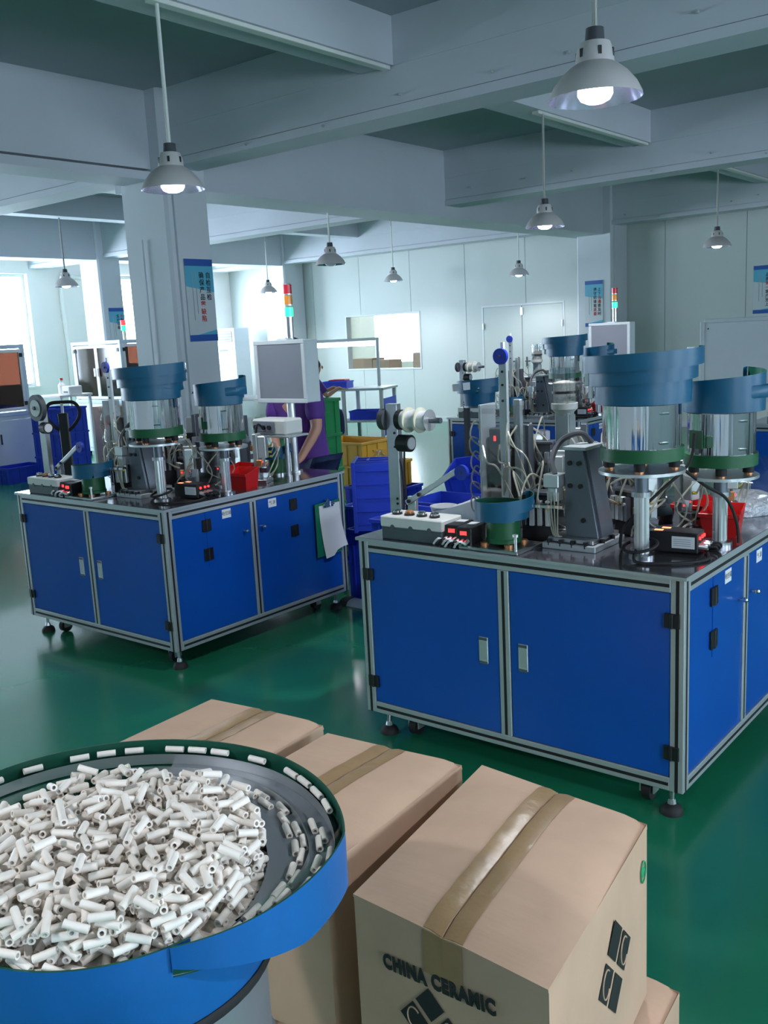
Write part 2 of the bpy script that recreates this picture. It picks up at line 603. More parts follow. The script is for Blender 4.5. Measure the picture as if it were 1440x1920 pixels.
# skirting along the back wall
struct(MB().box(-12.9, DOOR[0], YB - 0.012, YB, 0, 0.08).box(DOOR[1], XR, YB - 0.012, YB, 0, 0.08).build('baseboard_back', 'white_paint', smooth=False), 'low pale skirting along the back wall')

# columns
def column(x0, x1, y0, y1, label):
    c = 0.025
    poly = [(x0 + c, y0), (x1 - c, y0), (x1, y0 + c), (x1, y1 - c), (x1 - c, y1), (x0 + c, y1), (x0, y1 - c), (x0, y0 + c)]
    return struct(MB().prism(poly, 0, ZC).build('column', 'white_paint', smooth=False), label)


c1 = column(-6.80, -6.22, 5.07, 5.52, 'white square column behind the left blue machine, with a poster')
MB().box(-6.225, -6.195, 5.135, 5.165, 0, 2.86).build('cable_duct', 'white_paint', c1, bev=0.003)
MB().cyl((-6.53, 5.045, 1.2), (-6.53, 5.045, 2.45), 0.008).build('conduit', 'white_paint', c1)
c2 = column(-6.80, -6.23, 13.2, 13.74, 'white column against the back wall, beside the double door')
MB().box(-6.235, -6.205, 13.26, 13.29, 0, ZC - 0.6).build('cable_duct', 'white_paint', c2, bev=0.003)
column(-13.41, -12.91, 9.08, 9.5, 'bright white column by the left windows')
column(-13.50, -12.91, 13.2, 13.74, 'bright white column near the far left corner')

# beams along X
for y1, lab in ((1.05, None), (5.15, 'near concrete beam crossing the ceiling'), (9.2, 'middle concrete beam crossing the ceiling'), (13.23, 'far concrete beam along the back wall')):
    m = MB().box(XL, XR, y1, y1 + 0.29, 3.05, ZC)
    m.box(XL, XR, y1 - 0.014, y1 + 0.29, 2.985, 3.042)
    m.box(XL, XR, y1 + 0.01, y1 + 0.28, 3.042, 3.05)
    m.box(XL, XR, y1 - 0.006, y1 + 0.296, 3.285, ZC)
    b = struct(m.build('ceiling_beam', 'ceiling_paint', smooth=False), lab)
    if lab:
        rnd = random.Random(int(y1 * 10))
        for k in range(9):
            x = -6 + k * 0.66 + rnd.uniform(-0.2, 0.2)
            z = rnd.choice((3.02, 3.1, 3.14))
            MB().cyl((x, y1 + 0.01, z), (x, y1 - 0.028, z), 0.009, seg=8).build('anchor_bolt', 'seam_grey', b)
# girders along Y
struct(MB().box(-6.90, -6.37, 5.1, YB, 2.86, ZC).box(-6.90, -6.37, YN, 5.1, 2.985, ZC).build('girder', 'ceiling_paint', smooth=False), 'deep girder running from the column to the back wall')
struct(MB().box(-6.72, -6.36, YN, 5.06, 2.90, 2.965).build('trim_1', 'ceiling_paint', smooth=False), 'long shallow trunking under the girder')
struct(MB().box(-13.39, -12.95, YN, YB, 2.95, ZC).build('girder', 'ceiling_paint', smooth=False), 'girder along the left column row')
struct(MB().box(-0.05, 0.45, YN, YB, 2.95, ZC).build('girder', 'ceiling_paint', smooth=False))
# secondary beams along Y
for x0, x1, lab in ((-4.20, -3.93, 'shallow ceiling beam with a lamp conduit below it'), (-11.30, -11.05, 'shallow ceiling beam over the left bay'), (-9.2, -8.95, None)):
    struct(MB().box(x0, x1, YN, YB, 3.285, ZC).build('secondary_beam', 'ceiling_paint', smooth=False), lab)
cn = 2
for x, ya, yb in ((-3.98, 3.25, 5.14), (-3.98, 7.05, 9.19), (-3.98, 11.1, 13.2)):
    t = struct(MB().box(x - 0.03, x + 0.03, ya, yb, 3.262, 3.285).build('trim_%d' % cn, 'rod_white', bev=0.003), 'white lamp wiring duct under the shallow beam')
    cn += 1
t = struct(MB().tube(spline([(XL + 0.06, 9.75, 0.1), (XL + 0.06, 9.75, 1.5), (XL + 0.06, 9.75, 2.78), (XL + 0.06, 10.1, 2.85), (XL + 0.06, 12.2, 2.85)], 6), 0.035).build('trim_%d' % cn, 'left_wall_lit_white'), 'white pipe climbing the left wall')


# ------------------------------------------------------------------ pendant lamps
def make_lamp():
    t = thing('pendant_lamp', 'x', 'lamp')
    # origin: centre of the shade's rim, z up
    sh = MB().lathe([(0.160, 0.0), (0.158, 0.010), (0.140, 0.045), (0.112, 0.078), (0.085, 0.100), (0.066, 0.112), (0.062, 0.150), (0.052, 0.178), (0.030, 0.184)], seg=40).build('shade', 'lamp_shade', t)
    MB().lathe([(0.1595, 0.0), (0.155, 0.008), (0.136, 0.043), (0.108, 0.075), (0.082, 0.096), (0.062, 0.108), (0.0, 0.109)], seg=40).build('reflector', 'lamp_inner', sh)
    for k in range(6):
        a = k * PI / 3 + 0.2
        M = Matrix.Rotation(a, 4, 'Z')
        MB().box(0.055, 0.0645, -0.006, 0.006, 0.128, 0.155, M).build('vent_slot', 'black_plastic', sh)
    MB().cyl((0, 0, 0.178), (0, 0, 0.225), 0.034, 0.030, 20).build('socket', 'dark_grey', t)
    MB().lathe([(0.0, -0.016), (0.030, -0.013), (0.050, -0.003), (0.060, 0.014), (0.058, 0.040), (0.040, 0.075), (0.022, 0.108)], seg=28).build('bulb', 'lamp_bulb', t)
    return t


LAMP = make_lamp()
LS = [((-3.98, 3.30, 2.378), 3.264, 'lit lamp hanging in front of the poster column', 10),
      ((-1.55, 3.16, 2.352), ZC, 'large lit lamp hanging nearest, at upper right', 10),
      ((-3.95, 7.12, 2.385), 3.264, 'lit lamp on the middle ceiling bay, right of the girder', 8),
      ((-3.98, 11.19, 2.383), 3.264, 'lit lamp hanging before the back wall at far right', 8),
      ((-11.19, 7.35, 2.410), 3.285, 'grey lamp hanging beside the bright left column', 0),
      ((-6.79, 7.65, 2.335), 2.86, 'dark grey lamp hanging under the girder', 0),
      ((-9.90, 12.70, 2.440), ZC, 'small grey lamp hanging above the back window', 2),
      ((-12.45, 12.30, 2.420), ZC, 'small lit lamp by the far left corner column', 3),
      ((-7.62, 12.90, 2.360), ZC, 'small bright lamp hanging above the double door', 2),
      ((-1.55, -0.70, 2.352), ZC, 'unseen lamp added overhead behind the camera', 10),  # from here on: unseen lamps added to brighten the tube heap and cartons
      ((-3.98, -0.60, 2.378), 3.285, 'unseen lamp added overhead, left of the camera', 10),
      ((0.90, 1.30, 2.352), ZC, 'unseen lamp added overhead, right of the camera', 10)]
for i, (p, zt, lab, pw) in enumerate(LS):
    L = LAMP if i == 0 else dup(LAMP)
    L.location = p
    tag(L, 'conical pendant lamp: ' + lab, 'lamp', 'pendant lamps')
    MB().cyl((0, 0, 0.22), (0, 0, zt - p[2]), 0.010 if i < 5 else 0.008, seg=10).build('rod', 'rod_white' if i < 4 else 'lamp_shade', L)
    if i == 5:
        b = [c for c in L.children if c.name.startswith('bulb')][0]
        b.data = b.data.copy()
        b.data.materials[0] = MATS['fog_plastic']
    if pw:
        ld = bpy.data.lights.new('bulb_light', 'SPOT')
        ld.energy = pw * 6.5
        ld.color = (0.90, 0.93, 1.0)
        ld.spot_size = R(150)
        ld.spot_blend = 0.6
        ld.shadow_soft_size = 0.05
        lo = bpy.data.objects.new('bulb_light', ld)
        COL.objects.link(lo)
        lo.parent = L
        lo.location = (0, 0, -0.03)


# ------------------------------------------------------------------ posters
def poster(w, h, M, label, right, left, redr, redl, cw=0.5):
    """upright sheet with header and footer bands; right and left columns of characters"""
    t = thing('poster', label, 'poster')
    t.matrix_world = M
    MB().box(-w / 2, w / 2, -h / 2, h / 2, 0.0, 0.008).build('sheet', 'board_white', t, bev=0.001)
    MB().box(-w / 2, w / 2, h / 2 - 0.085 * h, h / 2, 0.008, 0.0095).build('header_band', 'poster_blue', t)
    MB().box(-w / 2, w / 2, -h / 2, -h / 2 + 0.08 * h, 0.008, 0.0095).build('footer_band', 'poster_blue', t)
    MB().prism([(-w / 2, h * 0.17), (w / 2, h * 0.10), (w / 2, h * 0.414), (-w / 2, h * 0.414)], 0.008, 0.009).build('cyan_field', 'poster_cyan', t)
    MB().prism([(-w / 2 + w * 0.3, -h * 0.42), (w / 2, -h * 0.42), (w / 2, -h * 0.36)], 0.008, 0.009).build('cyan_wave', 'poster_cyan', t)
    s = h * 0.088
    for chars, x, red in ((right, w * 0.30, redr), (left, w * 0.06, redl)):
        for i, ch in enumerate(chars):
            text_obj('character', ch, s * 0.92, 'print_red' if red[0] <= i < red[1] else 'print_black', t,
                     Matrix.Translation((x, h * 0.30 - i * s, 0.0106)), bold=0.015, depth=0.0003)
    for x, l in ((-0.14, 0.50), (-0.27, 0.58)):
        MB().box(x * w - 0.004, x * w + 0.004, h * 0.34 - l * h, h * 0.34, 0.0085, 0.0097).build('fine_print', 'print_grey', t)
    return t


poster(0.30, 0.67, face_right(-6.218, 5.345, 1.945), 'blue and white slogan poster on the near column', '自检互检', '确保产品零缺陷', (9, 9), (4, 7))
poster(0.29, 0.67, face_front(-6.515, 13.198, 1.875), 'small slogan poster on the column beside the double door', '上下沟通要及时', '遵守纪律重质量', (2, 4), (5, 7))
poster(0.34, 0.65, face_front(-4.20, 13.748, 1.93), 'slogan poster on the back wall at the right picture edge', '安全生产人人有责', '品质第一客户至上', (2, 4), (2, 4))
poster(0.29, 0.67, face_right(-12.908, 9.33, 1.875), 'slogan poster on the bright column by the left windows', '节约能源', '爱护设备', (0, 1), (9, 9))


# ------------------------------------------------------------------ machine cabinets
CW, CD, ZT = 1.307, 1.302, 0.824
P = 0.045                     # profile width
O1, O2, O3, O4 = (-2.357, 2.722), (-4.923, 2.767), (-4.89, 6.97), (-2.25, 6.97)


def make_cabinet():
    t = thing('machine_cabinet', 'x', 'cabinet')
    zt, zb = 0.812, 0.106
    s = 0.0055                # half slot

    def bar(a, slots):
        o = MB().box(*a).build('frame_profile', 'alu', t, bev=0.002)
        mm = MB()
        for q in slots:
            mm.box(*q)
        mm.build('slot', 'slot_black', o, smooth=False)

    e = 0.0006
    # corner posts with a slot on both outer faces
    for x in (0, CW - P):
        for y in (0, CD - P):
            ox = x - e if x == 0 else x + P - 0.004
            oy = y - e if y == 0 else y + P - 0.004
            cx, cy = x + P / 2, y + P / 2
            bar((x, x + P, y, y + P, zb, zt), [(cx - s, cx + s, oy, oy + 0.0046, zb, zt - 0.004), (ox, ox + 0.0046, cy - s, cy + s, zb, zt - 0.004)])
    for z in (zb, zt - P):
        cz = z + P / 2
        for y in (0, CD - P):
            oy = y - e if y == 0 else y + P - 0.004
            bar((P, CW - P, y, y + P, z, z + P), [(P + 0.004, CW - P - 0.004, oy, oy + 0.0046, cz - s, cz + s)])
        for x in (0, CW - P):
            ox = x - e if x == 0 else x + P - 0.004
            bar((x, x + P, P, CD - P, z, z + P), [(ox, ox + 0.0046, P + 0.004, CD - P - 0.004, cz - s, cz + s)])
    for u, ax in ((0.655, 'x'), (0.580, 'y')):
        for side in (0, 1):
            if ax == 'x':
                y = 0 if side == 0 else CD - P
                oy = -e if side == 0 else CD - 0.004
                bar((u - P / 2, u + P / 2, y, y + P, zb + P, zt - P), [(u - s, u + s, oy, oy + 0.0046, zb + P + 0.003, zt - P - 0.003)])
            else:
                x = 0 if side == 0 else CW - P
                ox = -e if side == 0 else CW - 0.004
                bar((x, x + P, u - P / 2, u + P / 2, zb + P, zt - P), [(ox, ox + 0.0046, u - s, u + s, zb + P + 0.003, zt - P - 0.003)])
    z0, z1 = zb + P + 0.002, zt - P - 0.002
    # front doors
    for a, b, hx, hg in ((P + 0.002, 0.6305, 0.547, 0.018), (0.6795, CW - P - 0.002, 0.711, 1.243)):
        dr = MB().box(a, b, 0.004, 0.016, z0, z1).build('door', 'door_blue', t, bev=0.0015)
        hb = MB().box(hx, hx + 0.038, 0.000, 0.005, 0.41, 0.508).build('handle', 'alu_bright', dr, bev=0.0015)
        hb['label'] = 'recessed silver pull handle'
        MB().box(hx + 0.007, hx + 0.031, -0.0008, 0.001, 0.424, 0.494).build('recess', 'alu', hb)
        for zz in (0.412, 0.501):
            MB().box(hx + 0.002, hx + 0.036, -0.0012, 0.0, zz - 0.005, zz + 0.005).build('end_cap', 'grey_base', hb)
        for z in (0.655, 0.215):
            h = MB().box(hg, hg + 0.050, -0.007, 0.003, z, z + 0.047).cyl((hg + 0.025, -0.007, z), (hg + 0.025, -0.007, z + 0.047), 0.006, seg=8).build('hinge', 'black_plastic', dr, bev=0.0015)
    # rear and left panels
    for a, b in ((P + 0.002, 0.6305), (0.6795, CW - P - 0.002)):
        MB().box(a, b, CD - 0.016, CD - 0.004, z0, z1).build('back_panel', 'door_blue', t)
    for a, b in ((P + 0.002, 0.5555), (0.6045, CD - P - 0.002)):
        MB().box(0.004, 0.016, a, b, z0, z1).build('side_panel', 'door_blue', t)
    # right side: two panels, each with a small hatch
    xf = CW
    for a, b, ha, hb_, hv, kv, lv, txt in ((P + 0.002, 0.5555, 0.255, 0.5535, 0.257, 0.507, 0.365, '电控箱'), (0.6045, CD - P - 0.002, 0.6065, 0.878, 0.880, 0.632, 0.693, '气 源')):
        pn = MB().box(xf - 0.018, xf - 0.0055, a, b, z0, z1).build('side_panel', 'door_blue', t)
        ht = MB().box(xf - 0.0055, xf - 0.0035, ha, hb_, 0.488, z1 - 0.001).build('hatch', 'door_blue', pn, smooth=False)
        k = MB().cyl((xf - 0.004, kv, 0.624), (xf + 0.014, kv, 0.624), 0.006, seg=10).lathe([(0, -0.010), (0.009, -0.006), (0.011, 0.0), (0.009, 0.006), (0, 0.010)], (0, 0, 0), 12, Matrix.Translation((xf + 0.02, kv, 0.624))).build('knob', 'chrome', pn)
        for z in (0.668, 0.520):
            MB().box(xf - 0.004, xf + 0.004, hv - 0.028, hv + 0.028, z, z + 0.062).cyl((xf + 0.003, hv, z), (xf + 0.003, hv, z + 0.062), 0.006, seg=8).build('hinge', 'black_plastic', pn, bev=0.0015)
        MB().box(xf - 0.004, xf - 0.0025, lv, lv + 0.060, 0.712, 0.758).build('sticker', 'paper_white', pn)
        text_obj('sticker_text', txt, 0.022, 'print_black', pn, face_right(xf - 0.0023, lv + 0.030, 0.735), depth=0.0002)
    # tabletop plate
    MB().box(-0.008, CW + 0.008, -0.008, CD + 0.008, zt, ZT).build('tabletop', 'tabletop_steel', t, bev=0.0015)
    MB().box(-0.0085, CW + 0.0085, -0.0087, -0.008, zt, ZT - 0.001).box(CW + 0.008, CW + 0.0087, -0.008, CD + 0.008, zt, ZT - 0.001).build('plate_edge', 'alu', t)
    MB().box(0.02, CW - 0.02, 0.02, CD - 0.02, zb, zb + 0.01).build('floor_panel', 'dark_grey', t)
    for x, y in ((0.06, 0.06), (CW - 0.06, 0.06), (0.06, CD - 0.06), (CW - 0.06, CD - 0.06)):
        ft = MB().lathe([(0.0, 0.0), (0.037, 0.0), (0.037, 0.010), (0.030, 0.024), (0.012, 0.034), (0.0, 0.034)], (x, y, 0), 20).build('foot', 'black_rubber', t)
        MB().cyl((x, y, 0.03), (x, y, 0.107), 0.009, seg=10).cyl((x, y, 0.034), (x, y, 0.05), 0.015, 0.012, 8).build('foot_stem', 'steel', ft)
        xx = x + (0.10 if x < 0.5 else -0.10)
        yy = y + (0.06 if y < 0.5 else -0.06)
        fk = MB().box(xx - 0.026, xx - 0.021, yy - 0.03, yy + 0.012, 0.030, 0.09).box(xx + 0.021, xx + 0.026, yy - 0.03, yy + 0.012, 0.030, 0.09).box(xx - 0.026, xx + 0.026, yy - 0.03, yy + 0.03, 0.086, 0.096).cyl((xx, yy, 0.09), (xx, yy, 0.108), 0.02, seg=12).build('caster_fork', 'alu_bright', t)
        MB().cyl((xx - 0.015, yy - 0.008, 0.035), (xx + 0.015, yy - 0.008, 0.035), 0.035, seg=20).build('caster_wheel', 'black_rubber', fk)
    return t


CAB = make_cabinet()
CABS = [CAB, dup(CAB), dup(CAB), dup(CAB)]
for c, o, lab in zip(CABS, (O1, O2, O3, O4), ('blue paneled machine cabinet nearest the camera, right of center, on levelling feet', 'blue paneled machine cabinet on the left with a clipboard hung on its side',
                                               'blue paneled machine cabinet in the rear, before the back wall doors', 'blue paneled machine cabinet barely seen at the right picture edge')):
    c.location = (o[0], o[1], 0)
    tag(c, lab, 'cabinet', 'blue machine cabinets')

# ------------------------------------------------------------------ equipment standing on the machines
M_DESC = {1: 'on the near right machine', 2: 'on the left machine', 3: 'on the rear machine'}
TOP = []                      # (root on machine 1, label template, set of machines)


def top_thing(name, label, cat, u, v, z=ZT, rz=0, group=None, on=(1, 2, 3)):
    t = thing(name, label.format(m=M_DESC[on[0]]), cat, (O1[0] + u, O1[1] + v, z), rz, group)
    TOP.append((t, label, on))
    return t


def spiral_bowl(r0, dr, z0, p, turns, a0, seg=48, floor_z=None, wall=0.003):
    """outer skin: a wall that climbs and widens anticlockwise, tier above tier"""
    out, inn = MB(), MB()
    N = int(seg * turns)

    def pt(t, z, off=0.0):
        a = a0 + 2 * PI * t
        r = r0 + dr * t - off
        return (r * math.cos(a), r * math.sin(a), z)
    v, f = [], []
    for i in range(N + 1):
        t = i / seg
        zb, zt = z0 + p * t, z0 + p * (t + 1)
        zb -= 0.011
        if t < 1:
            zb = z0 - 0.004
        v += [pt(t, zb), pt(t, zt)]
        if i:
            k = 2 * i
            f.append((k - 2, k, k + 1, k - 1))
    out.add(v, f)
    v, f = [], []
    for i in range(int(seg * (turns - 1)) + 1):          # ledges joining one turn to the next
        t = i / seg
        v += [pt(t, z0 + p * (t + 1)), pt(t + 1, z0 + p * (t + 1))]
        if i:
            k = 2 * i
            f.append((k - 2, k, k + 1, k - 1))
    out.add(v, f)
    # end plate where the last turn stops
    t = turns
    z = z0 + p * t
    out.add([pt(t, z), pt(t, z + p), pt(t - 1, z + p), pt(t - 1, z)], [(0, 1, 2, 3)])
    # inner skin
    v, f = [], []
    for i in range(N + 1):
        t = i / seg
        zb, zt = z0 + p * max(t, 0.0), z0 + p * (t + 1)
        v += [pt(t, zb + 0.001, wall), pt(t, zt, wall), pt(t, zt)]
        if i:
            k = 3 * i
            f += [(k - 3, k - 2, k + 1, k), (k - 2, k - 1, k + 2, k + 1)]
    inn.add(v, f)
    v, f = [], []
    for i in range(int(seg * (turns - 1)) + 1):
        t = i / seg
        v += [pt(t, z0 + p * (t + 1) + 0.002, 0), pt(t + 1, z0 + p * (t + 1) + 0.002, wall)]
        if i:
            k = 2 * i
            f.append((k - 2, k - 1, k + 1, k))
    inn.add(v, f)
    fl = z0 + 0.006
    inn.lathe([(r0 - wall, fl), (r0 * 0.5, fl + 0.004), (0.0, fl + 0.008)], seg=seg)
    return out, inn


def tower_feeder(name, label, u, v, hpost, rd, rb0, drb, p, turns, zdrum, on, group, lip=None, three=True):
    """bowl feeder raised on a pillar; z measured from the tabletop"""
    t = top_thing(name, label, 'bowl feeder', u, v, group=group, on=on)
    MB().lathe([(0, 0), (0.042, 0), (0.042, 0.014), (0.030, 0.018), (0, 0.018)], seg=24).build('base_flange', 'steel', t)
    prof = []
    for k in range(24):
        a = 2 * PI * k / 24
        r = 0.0245 if k % 3 else 0.0215
        prof.append((r * math.cos(a), r * math.sin(a)))
    MB().prism(prof, 0.018, hpost * 0.72).build('pillar', 'alu_bright', t, smooth=False)
    MB().cyl((0, 0, hpost * 0.72), (0, 0, hpost * 0.72 + 0.016), 0.033, seg=20).build('collar', 'steel', t)
    MB().cyl((0, 0, hpost * 0.72 + 0.016), (0, 0, hpost), 0.0225, seg=20).build('inner_pillar', 'bracket_grey', t)
    z = hpost
    MB().lathe([(0, z), (rd + 0.014, z), (rd + 0.014, z + 0.010), (0, z + 0.010)], seg=40).build('support_disc', 'alu_bright', t)
    z += 0.010
    for k in range(4):
        a = k * PI / 2 + 0.35
        x, y = (rd - 0.022) * math.cos(a), (rd - 0.022) * math.sin(a)
        MB().cyl((x, y, z + 0.006), (x, y, z + 0.034), 0.018, seg=14).build('rubber_mount', 'black_rubber', t)
        MB().cyl((x, y, z), (x, y, z + 0.006), 0.014, seg=10).build('brass_nut', 'copper', t)
    z += 0.034
    MB().lathe([(0, z), (rd + 0.009, z), (rd + 0.009, z + 0.041), (0, z + 0.041)], seg=48).build('green_band', 'band_green', t)
    z += 0.041
    dr = MB().lathe([(rd, z), (rd, z + zdrum)], seg=56).build('drum', 'chrome', t)
    dr['label'] = 'mirror polished drum cover'
    a = 0.9
    MB().tube([(rd * math.cos(a + s), rd * math.sin(a + s), zz) for s, zz in ((0.004, z + 0.002), (0.004, z + zdrum - 0.002))], 0.0022, 6).build('seam', 'steel', dr)
    for zz in (z + 0.02, z + zdrum - 0.03):
        MB().tube([((rd + 0.004) * math.cos(b), (rd + 0.004) * math.sin(b), zz) for b in (-0.72, -0.66, -0.60, -0.54, -0.48)], 0.0035, 6).build('latch', 'steel', dr)
    z += zdrum
    MB().lathe([(rd, z - 0.004), (rd + 0.006, z - 0.004), (rb0 - 0.006, z + 0.008), (rb0 - 0.02, z + 0.012)], seg=48).build('drum_lip', 'black_rubber', t)
    bo, bi = spiral_bowl(rb0, drb, z + 0.004, p, turns, R(20))
    b = bo.build('bowl', 'bowl_blue', t, fix=False)
    bi.build('bowl_lining', 'bowl_green', b, fix=False)
    return t, z


# tall feeder with three-tier bowl
t1, zz1 = tower_feeder('bowl_feeder', 'tall bowl feeder with a three-tier blue bowl and chrome drum, {m}', 1.095, 0.165, 0.29, 0.124, 0.138, 0.0175, 0.042, 3.0, 0.142, (1, 2, 3), 'tall bowl feeders')
for k, (a, z) in enumerate(((3.45, zz1 + 0.035), (3.35, zz1 + 0.075), (3.25, zz1 + 0.115))):
    rr = 0.156 + 0.0135 * k
    MB().box(rr, rr + 0.012, -0.012, 0.012, z - 0.018, z + 0.022, Matrix.Rotation(a, 4, 'Z')).build('clamp_plate', 'alu_bright', t1)
MB().box(0.172, 0.176, -0.03, 0.012, zz1 + 0.118, zz1 + 0.165, Matrix.Rotation(0.95, 4, 'Z')).build('exit_plate', 'bracket_grey', t1)
# lower feeder with a single wide bowl and an exit chute
t2, zz2 = tower_feeder('bowl_feeder', 'lower bowl feeder with a single blue bowl and exit chute, {m}', 1.25, 0.46, 0.238, 0.110, 0.112, 0.026, 0.062, 1.15, 0.142, (1, 2, 3), 'low bowl feeders')
ch = MB().tube(arc((-0.13, -0.07, zz2 + 0.060), (0.12, -0.045, zz2 + 0.085), 0.002, 8), 0.006, 8).build('rim_rail', 'chrome', t2)
MB().prism([(0.05, -0.12), (0.16, -0.03), (0.155, 0.05), (0.10, 0.02)], zz2 + 0.045, zz2 + 0.085).build('exit_tray', 'bowl_blue', t2, bev=0.002)
MB().box(-0.112, -0.108, -0.03, 0.03, -0.03, 0.03, Matrix.Translation((0, 0, zz2 - 0.09)) @ Matrix.Rotation(1.1, 4, 'Z')).build('maker_plate', 'band_green', t2)

# small feeder at the front
t = top_thing('bowl_feeder', 'small feeder, blue bowl on a green round base, {m}', 'bowl feeder', 0.60, 0.105, group='small front feeders')
MB().box(-0.13, 0.115, -0.10, 0.085, 0.0, 0.012).build('base_plate', 'steel', t, bev=0.002)
for x, y in ((-0.05, -0.05), (0.05, -0.05), (-0.05, 0.05), (0.05, 0.05)):
    MB().cyl((x, y, 0.012), (x, y, 0.022), 0.016, seg=12).build('rubber_mount', 'copper', t)
MB().lathe([(0, 0.022), (0.064, 0.022), (0.064, 0.034), (0.061, 0.038), (0.059, 0.108), (0.048, 0.114), (0, 0.114)], seg=36).build('green_base', 'band_green', t)
bo, bi = spiral_bowl(0.088, 0.020, 0.112, 0.036, 1.25, R(-30))
b = bo.build('bowl', 'bowl_blue', t, fix=False)
bi.build('bowl_lining', 'bowl_green', b, fix=False)
for k in range(5):
    MB().cyl((0.06 * math.cos(k * 1.3), 0.06 * math.sin(k * 1.3), 0.125), (0.075 * math.cos(k * 1.3 + 0.2), 0.075 * math.sin(k * 1.3 + 0.2), 0.131), 0.006, seg=8).build('loaded_part', 'alu_bright', b)
MB().box(0.06, 0.22, 0.004, 0.02, 0.148, 0.158, Matrix.Rotation(0.15, 4, 'Z')).box(0.06, 0.22, 0.026, 0.042, 0.148, 0.158, Matrix.Rotation(0.15, 4, 'Z')).build('exit_rail', 'chrome', t)
MB().cyl((0.10, -0.085, 0.012), (0.10, -0.085, 0.07), 0.005, seg=8).cyl((0.10, -0.085, 0.062), (0.10, -0.085, 0.07), 0.010, seg=8).build('stop_bolt', 'alu_bright', t)

# push button box
t = top_thing('control_box', 'white and grey box with four push buttons {m}', 'control box', 0.245, 0.105, rz=0.02)
MB().box(-0.140, 0.140, -0.085, 0.045, 0.0, 0.048).build('lower_shell', 'grey_base', t, bev=0.003)
MB().box(-0.143, 0.143, -0.088, 0.048, 0.048, 0.090).build('upper_shell', 'box_white', t, bev=0.004)
for x in (-0.085, 0.0, 0.085):
    MB().cyl((x, -0.0885, 0.050), (x, -0.080, 0.050), 0.010, seg=12).build('screw_recess', 'grey_base', t)
for i, x in enumerate((-0.098, -0.040, 0.018, 0.076)):
    k = MB().cyl((x, -0.035, 0.090), (x, -0.035, 0.098), 0.020, seg=18).build('button', 'black_plastic', t)
    MB().lathe([(0.016, 0.098), (0.016, 0.106), (0.010, 0.110), (0, 0.111)], (x, -0.035, 0), 16).build('button_cap', 'copper' if i == 1 else 'chrome', k)

# a pair of sensor amplifiers with red displays
for j, (u, v) in enumerate(((0.415, 0.075), (0.480, 0.055))):
    t = top_thing('sensor_amplifier', ('small black amplifier box with red display, ' + ('left' if j == 0 else 'right') + ' of the pair {m}'), 'controller', u, v, rz=0.12, group='sensor amplifiers')
    MB().box(-0.030, 0.030, -0.035, 0.085, 0.0, 0.075).build('housing', 'black_plastic', t, bev=0.003)
    MB().box(-0.014, 0.012, -0.0365, -0.034, 0.048, 0.062).build('display', 'led_red', t)
    MB().box(-0.018, 0.018, 0.03, 0.07, 0.075, 0.0762).build('nameplate', 'fog_plastic', t)
    for k in range(3):
        x = -0.02 + 0.018 * k
        MB().cyl((x, -0.036, 0.028), (x, -0.060, 0.022), 0.008, seg=10).build('connector', 'alu_bright', t)
        MB().tube(spline([(x, -0.058, 0.022), (x - 0.01, -0.085, 0.034), (x - 0.035, -0.075, 0.012), (x - 0.045, -0.05, 0.006)], 5), 0.004, 6).build('cable', 'fog_plastic' if k != 1 else 'black_rubber', t)

# black digital controller beside the tall feeder
t = top_thing('feeder_controller', 'black box controller with white nameplate and red lights {m}', 'controller', 1.165, 0.305, rz=0.12)
MB().box(-0.085, 0.075, -0.045, 0.045, 0.006, 0.075).build('housing', 'black_plastic', t, bev=0.003)
MB().box(-0.01, 0.065, -0.0465, -0.045, 0.022, 0.062).build('nameplate', 'fog_plastic', t)
for zz in (0.03, 0.037, 0.044, 0.051):
    MB().box(-0.004, 0.052, -0.0470, -0.0465, zz, zz + 0.0022).build('plate_text', 'print_grey', t)
for x, y in ((-0.06, -0.02), (-0.045, 0.02)):
    MB().box(x - 0.014, x + 0.014, y - 0.008, y + 0.008, 0.075, 0.0765).build('display', 'led_orange', t)
for y in (-0.028, 0.005, 0.03):
    MB().cyl((0.075, y, 0.03), (0.105, y, 0.028), 0.010, seg=10).build('connector', 'alu_bright', t)
    MB().cyl((0.075, y + 0.004, 0.056), (0.080, y + 0.004, 0.056), 0.006, seg=8).build('indicator', 'led_red', t)
    MB().tube(spline([(0.10, y, 0.028), (0.128, y + 0.005, 0.03), (0.125, y + 0.025, 0.012), (0.085, y + 0.04, 0.006)], 5), 0.004, 6).build('cable', 'black_rubber', t)

# loose black cable round the pillar foot
t = top_thing('power_cable', 'black cable looped around the tall feeder pillar {m}', 'cable', 1.095, 0.165, on=(1, 2))
pts = [(0.056 * math.cos(a) - 0.004, 0.05 * math.sin(a), 0.028 + 0.028 * math.sin(a * 0.5 + 1) ** 2) for a in np.linspace(2.6, 2.6 + 5.6, 24)]
pts += spline([pts[-1], (0.01, -0.078, 0.008), (0.10, -0.058, 0.006), (0.175, 0.0, 0.006), (0.20, 0.06, 0.006), (0.17, 0.14, 0.006)], 6)[1:]
MB().tube(pts, 0.0055, 8).build('cord', 'black_rubber', t)
t = top_thing('hanging_cable', 'black cables hanging between the two drum feeders {m}', 'cable', 1.17, 0.31, on=(1,))
MB().tube(spline([(0.035, 0.025, 0.40), (0.03, 0.02, 0.33), (0.01, 0.0, 0.28), (-0.06, -0.06, 0.20), (-0.14, -0.13, 0.10), (-0.17, -0.10, 0.02), (-0.2, 0.0, 0.006)], 6), 0.0055, 8).build('cord', 'black_rubber', t)
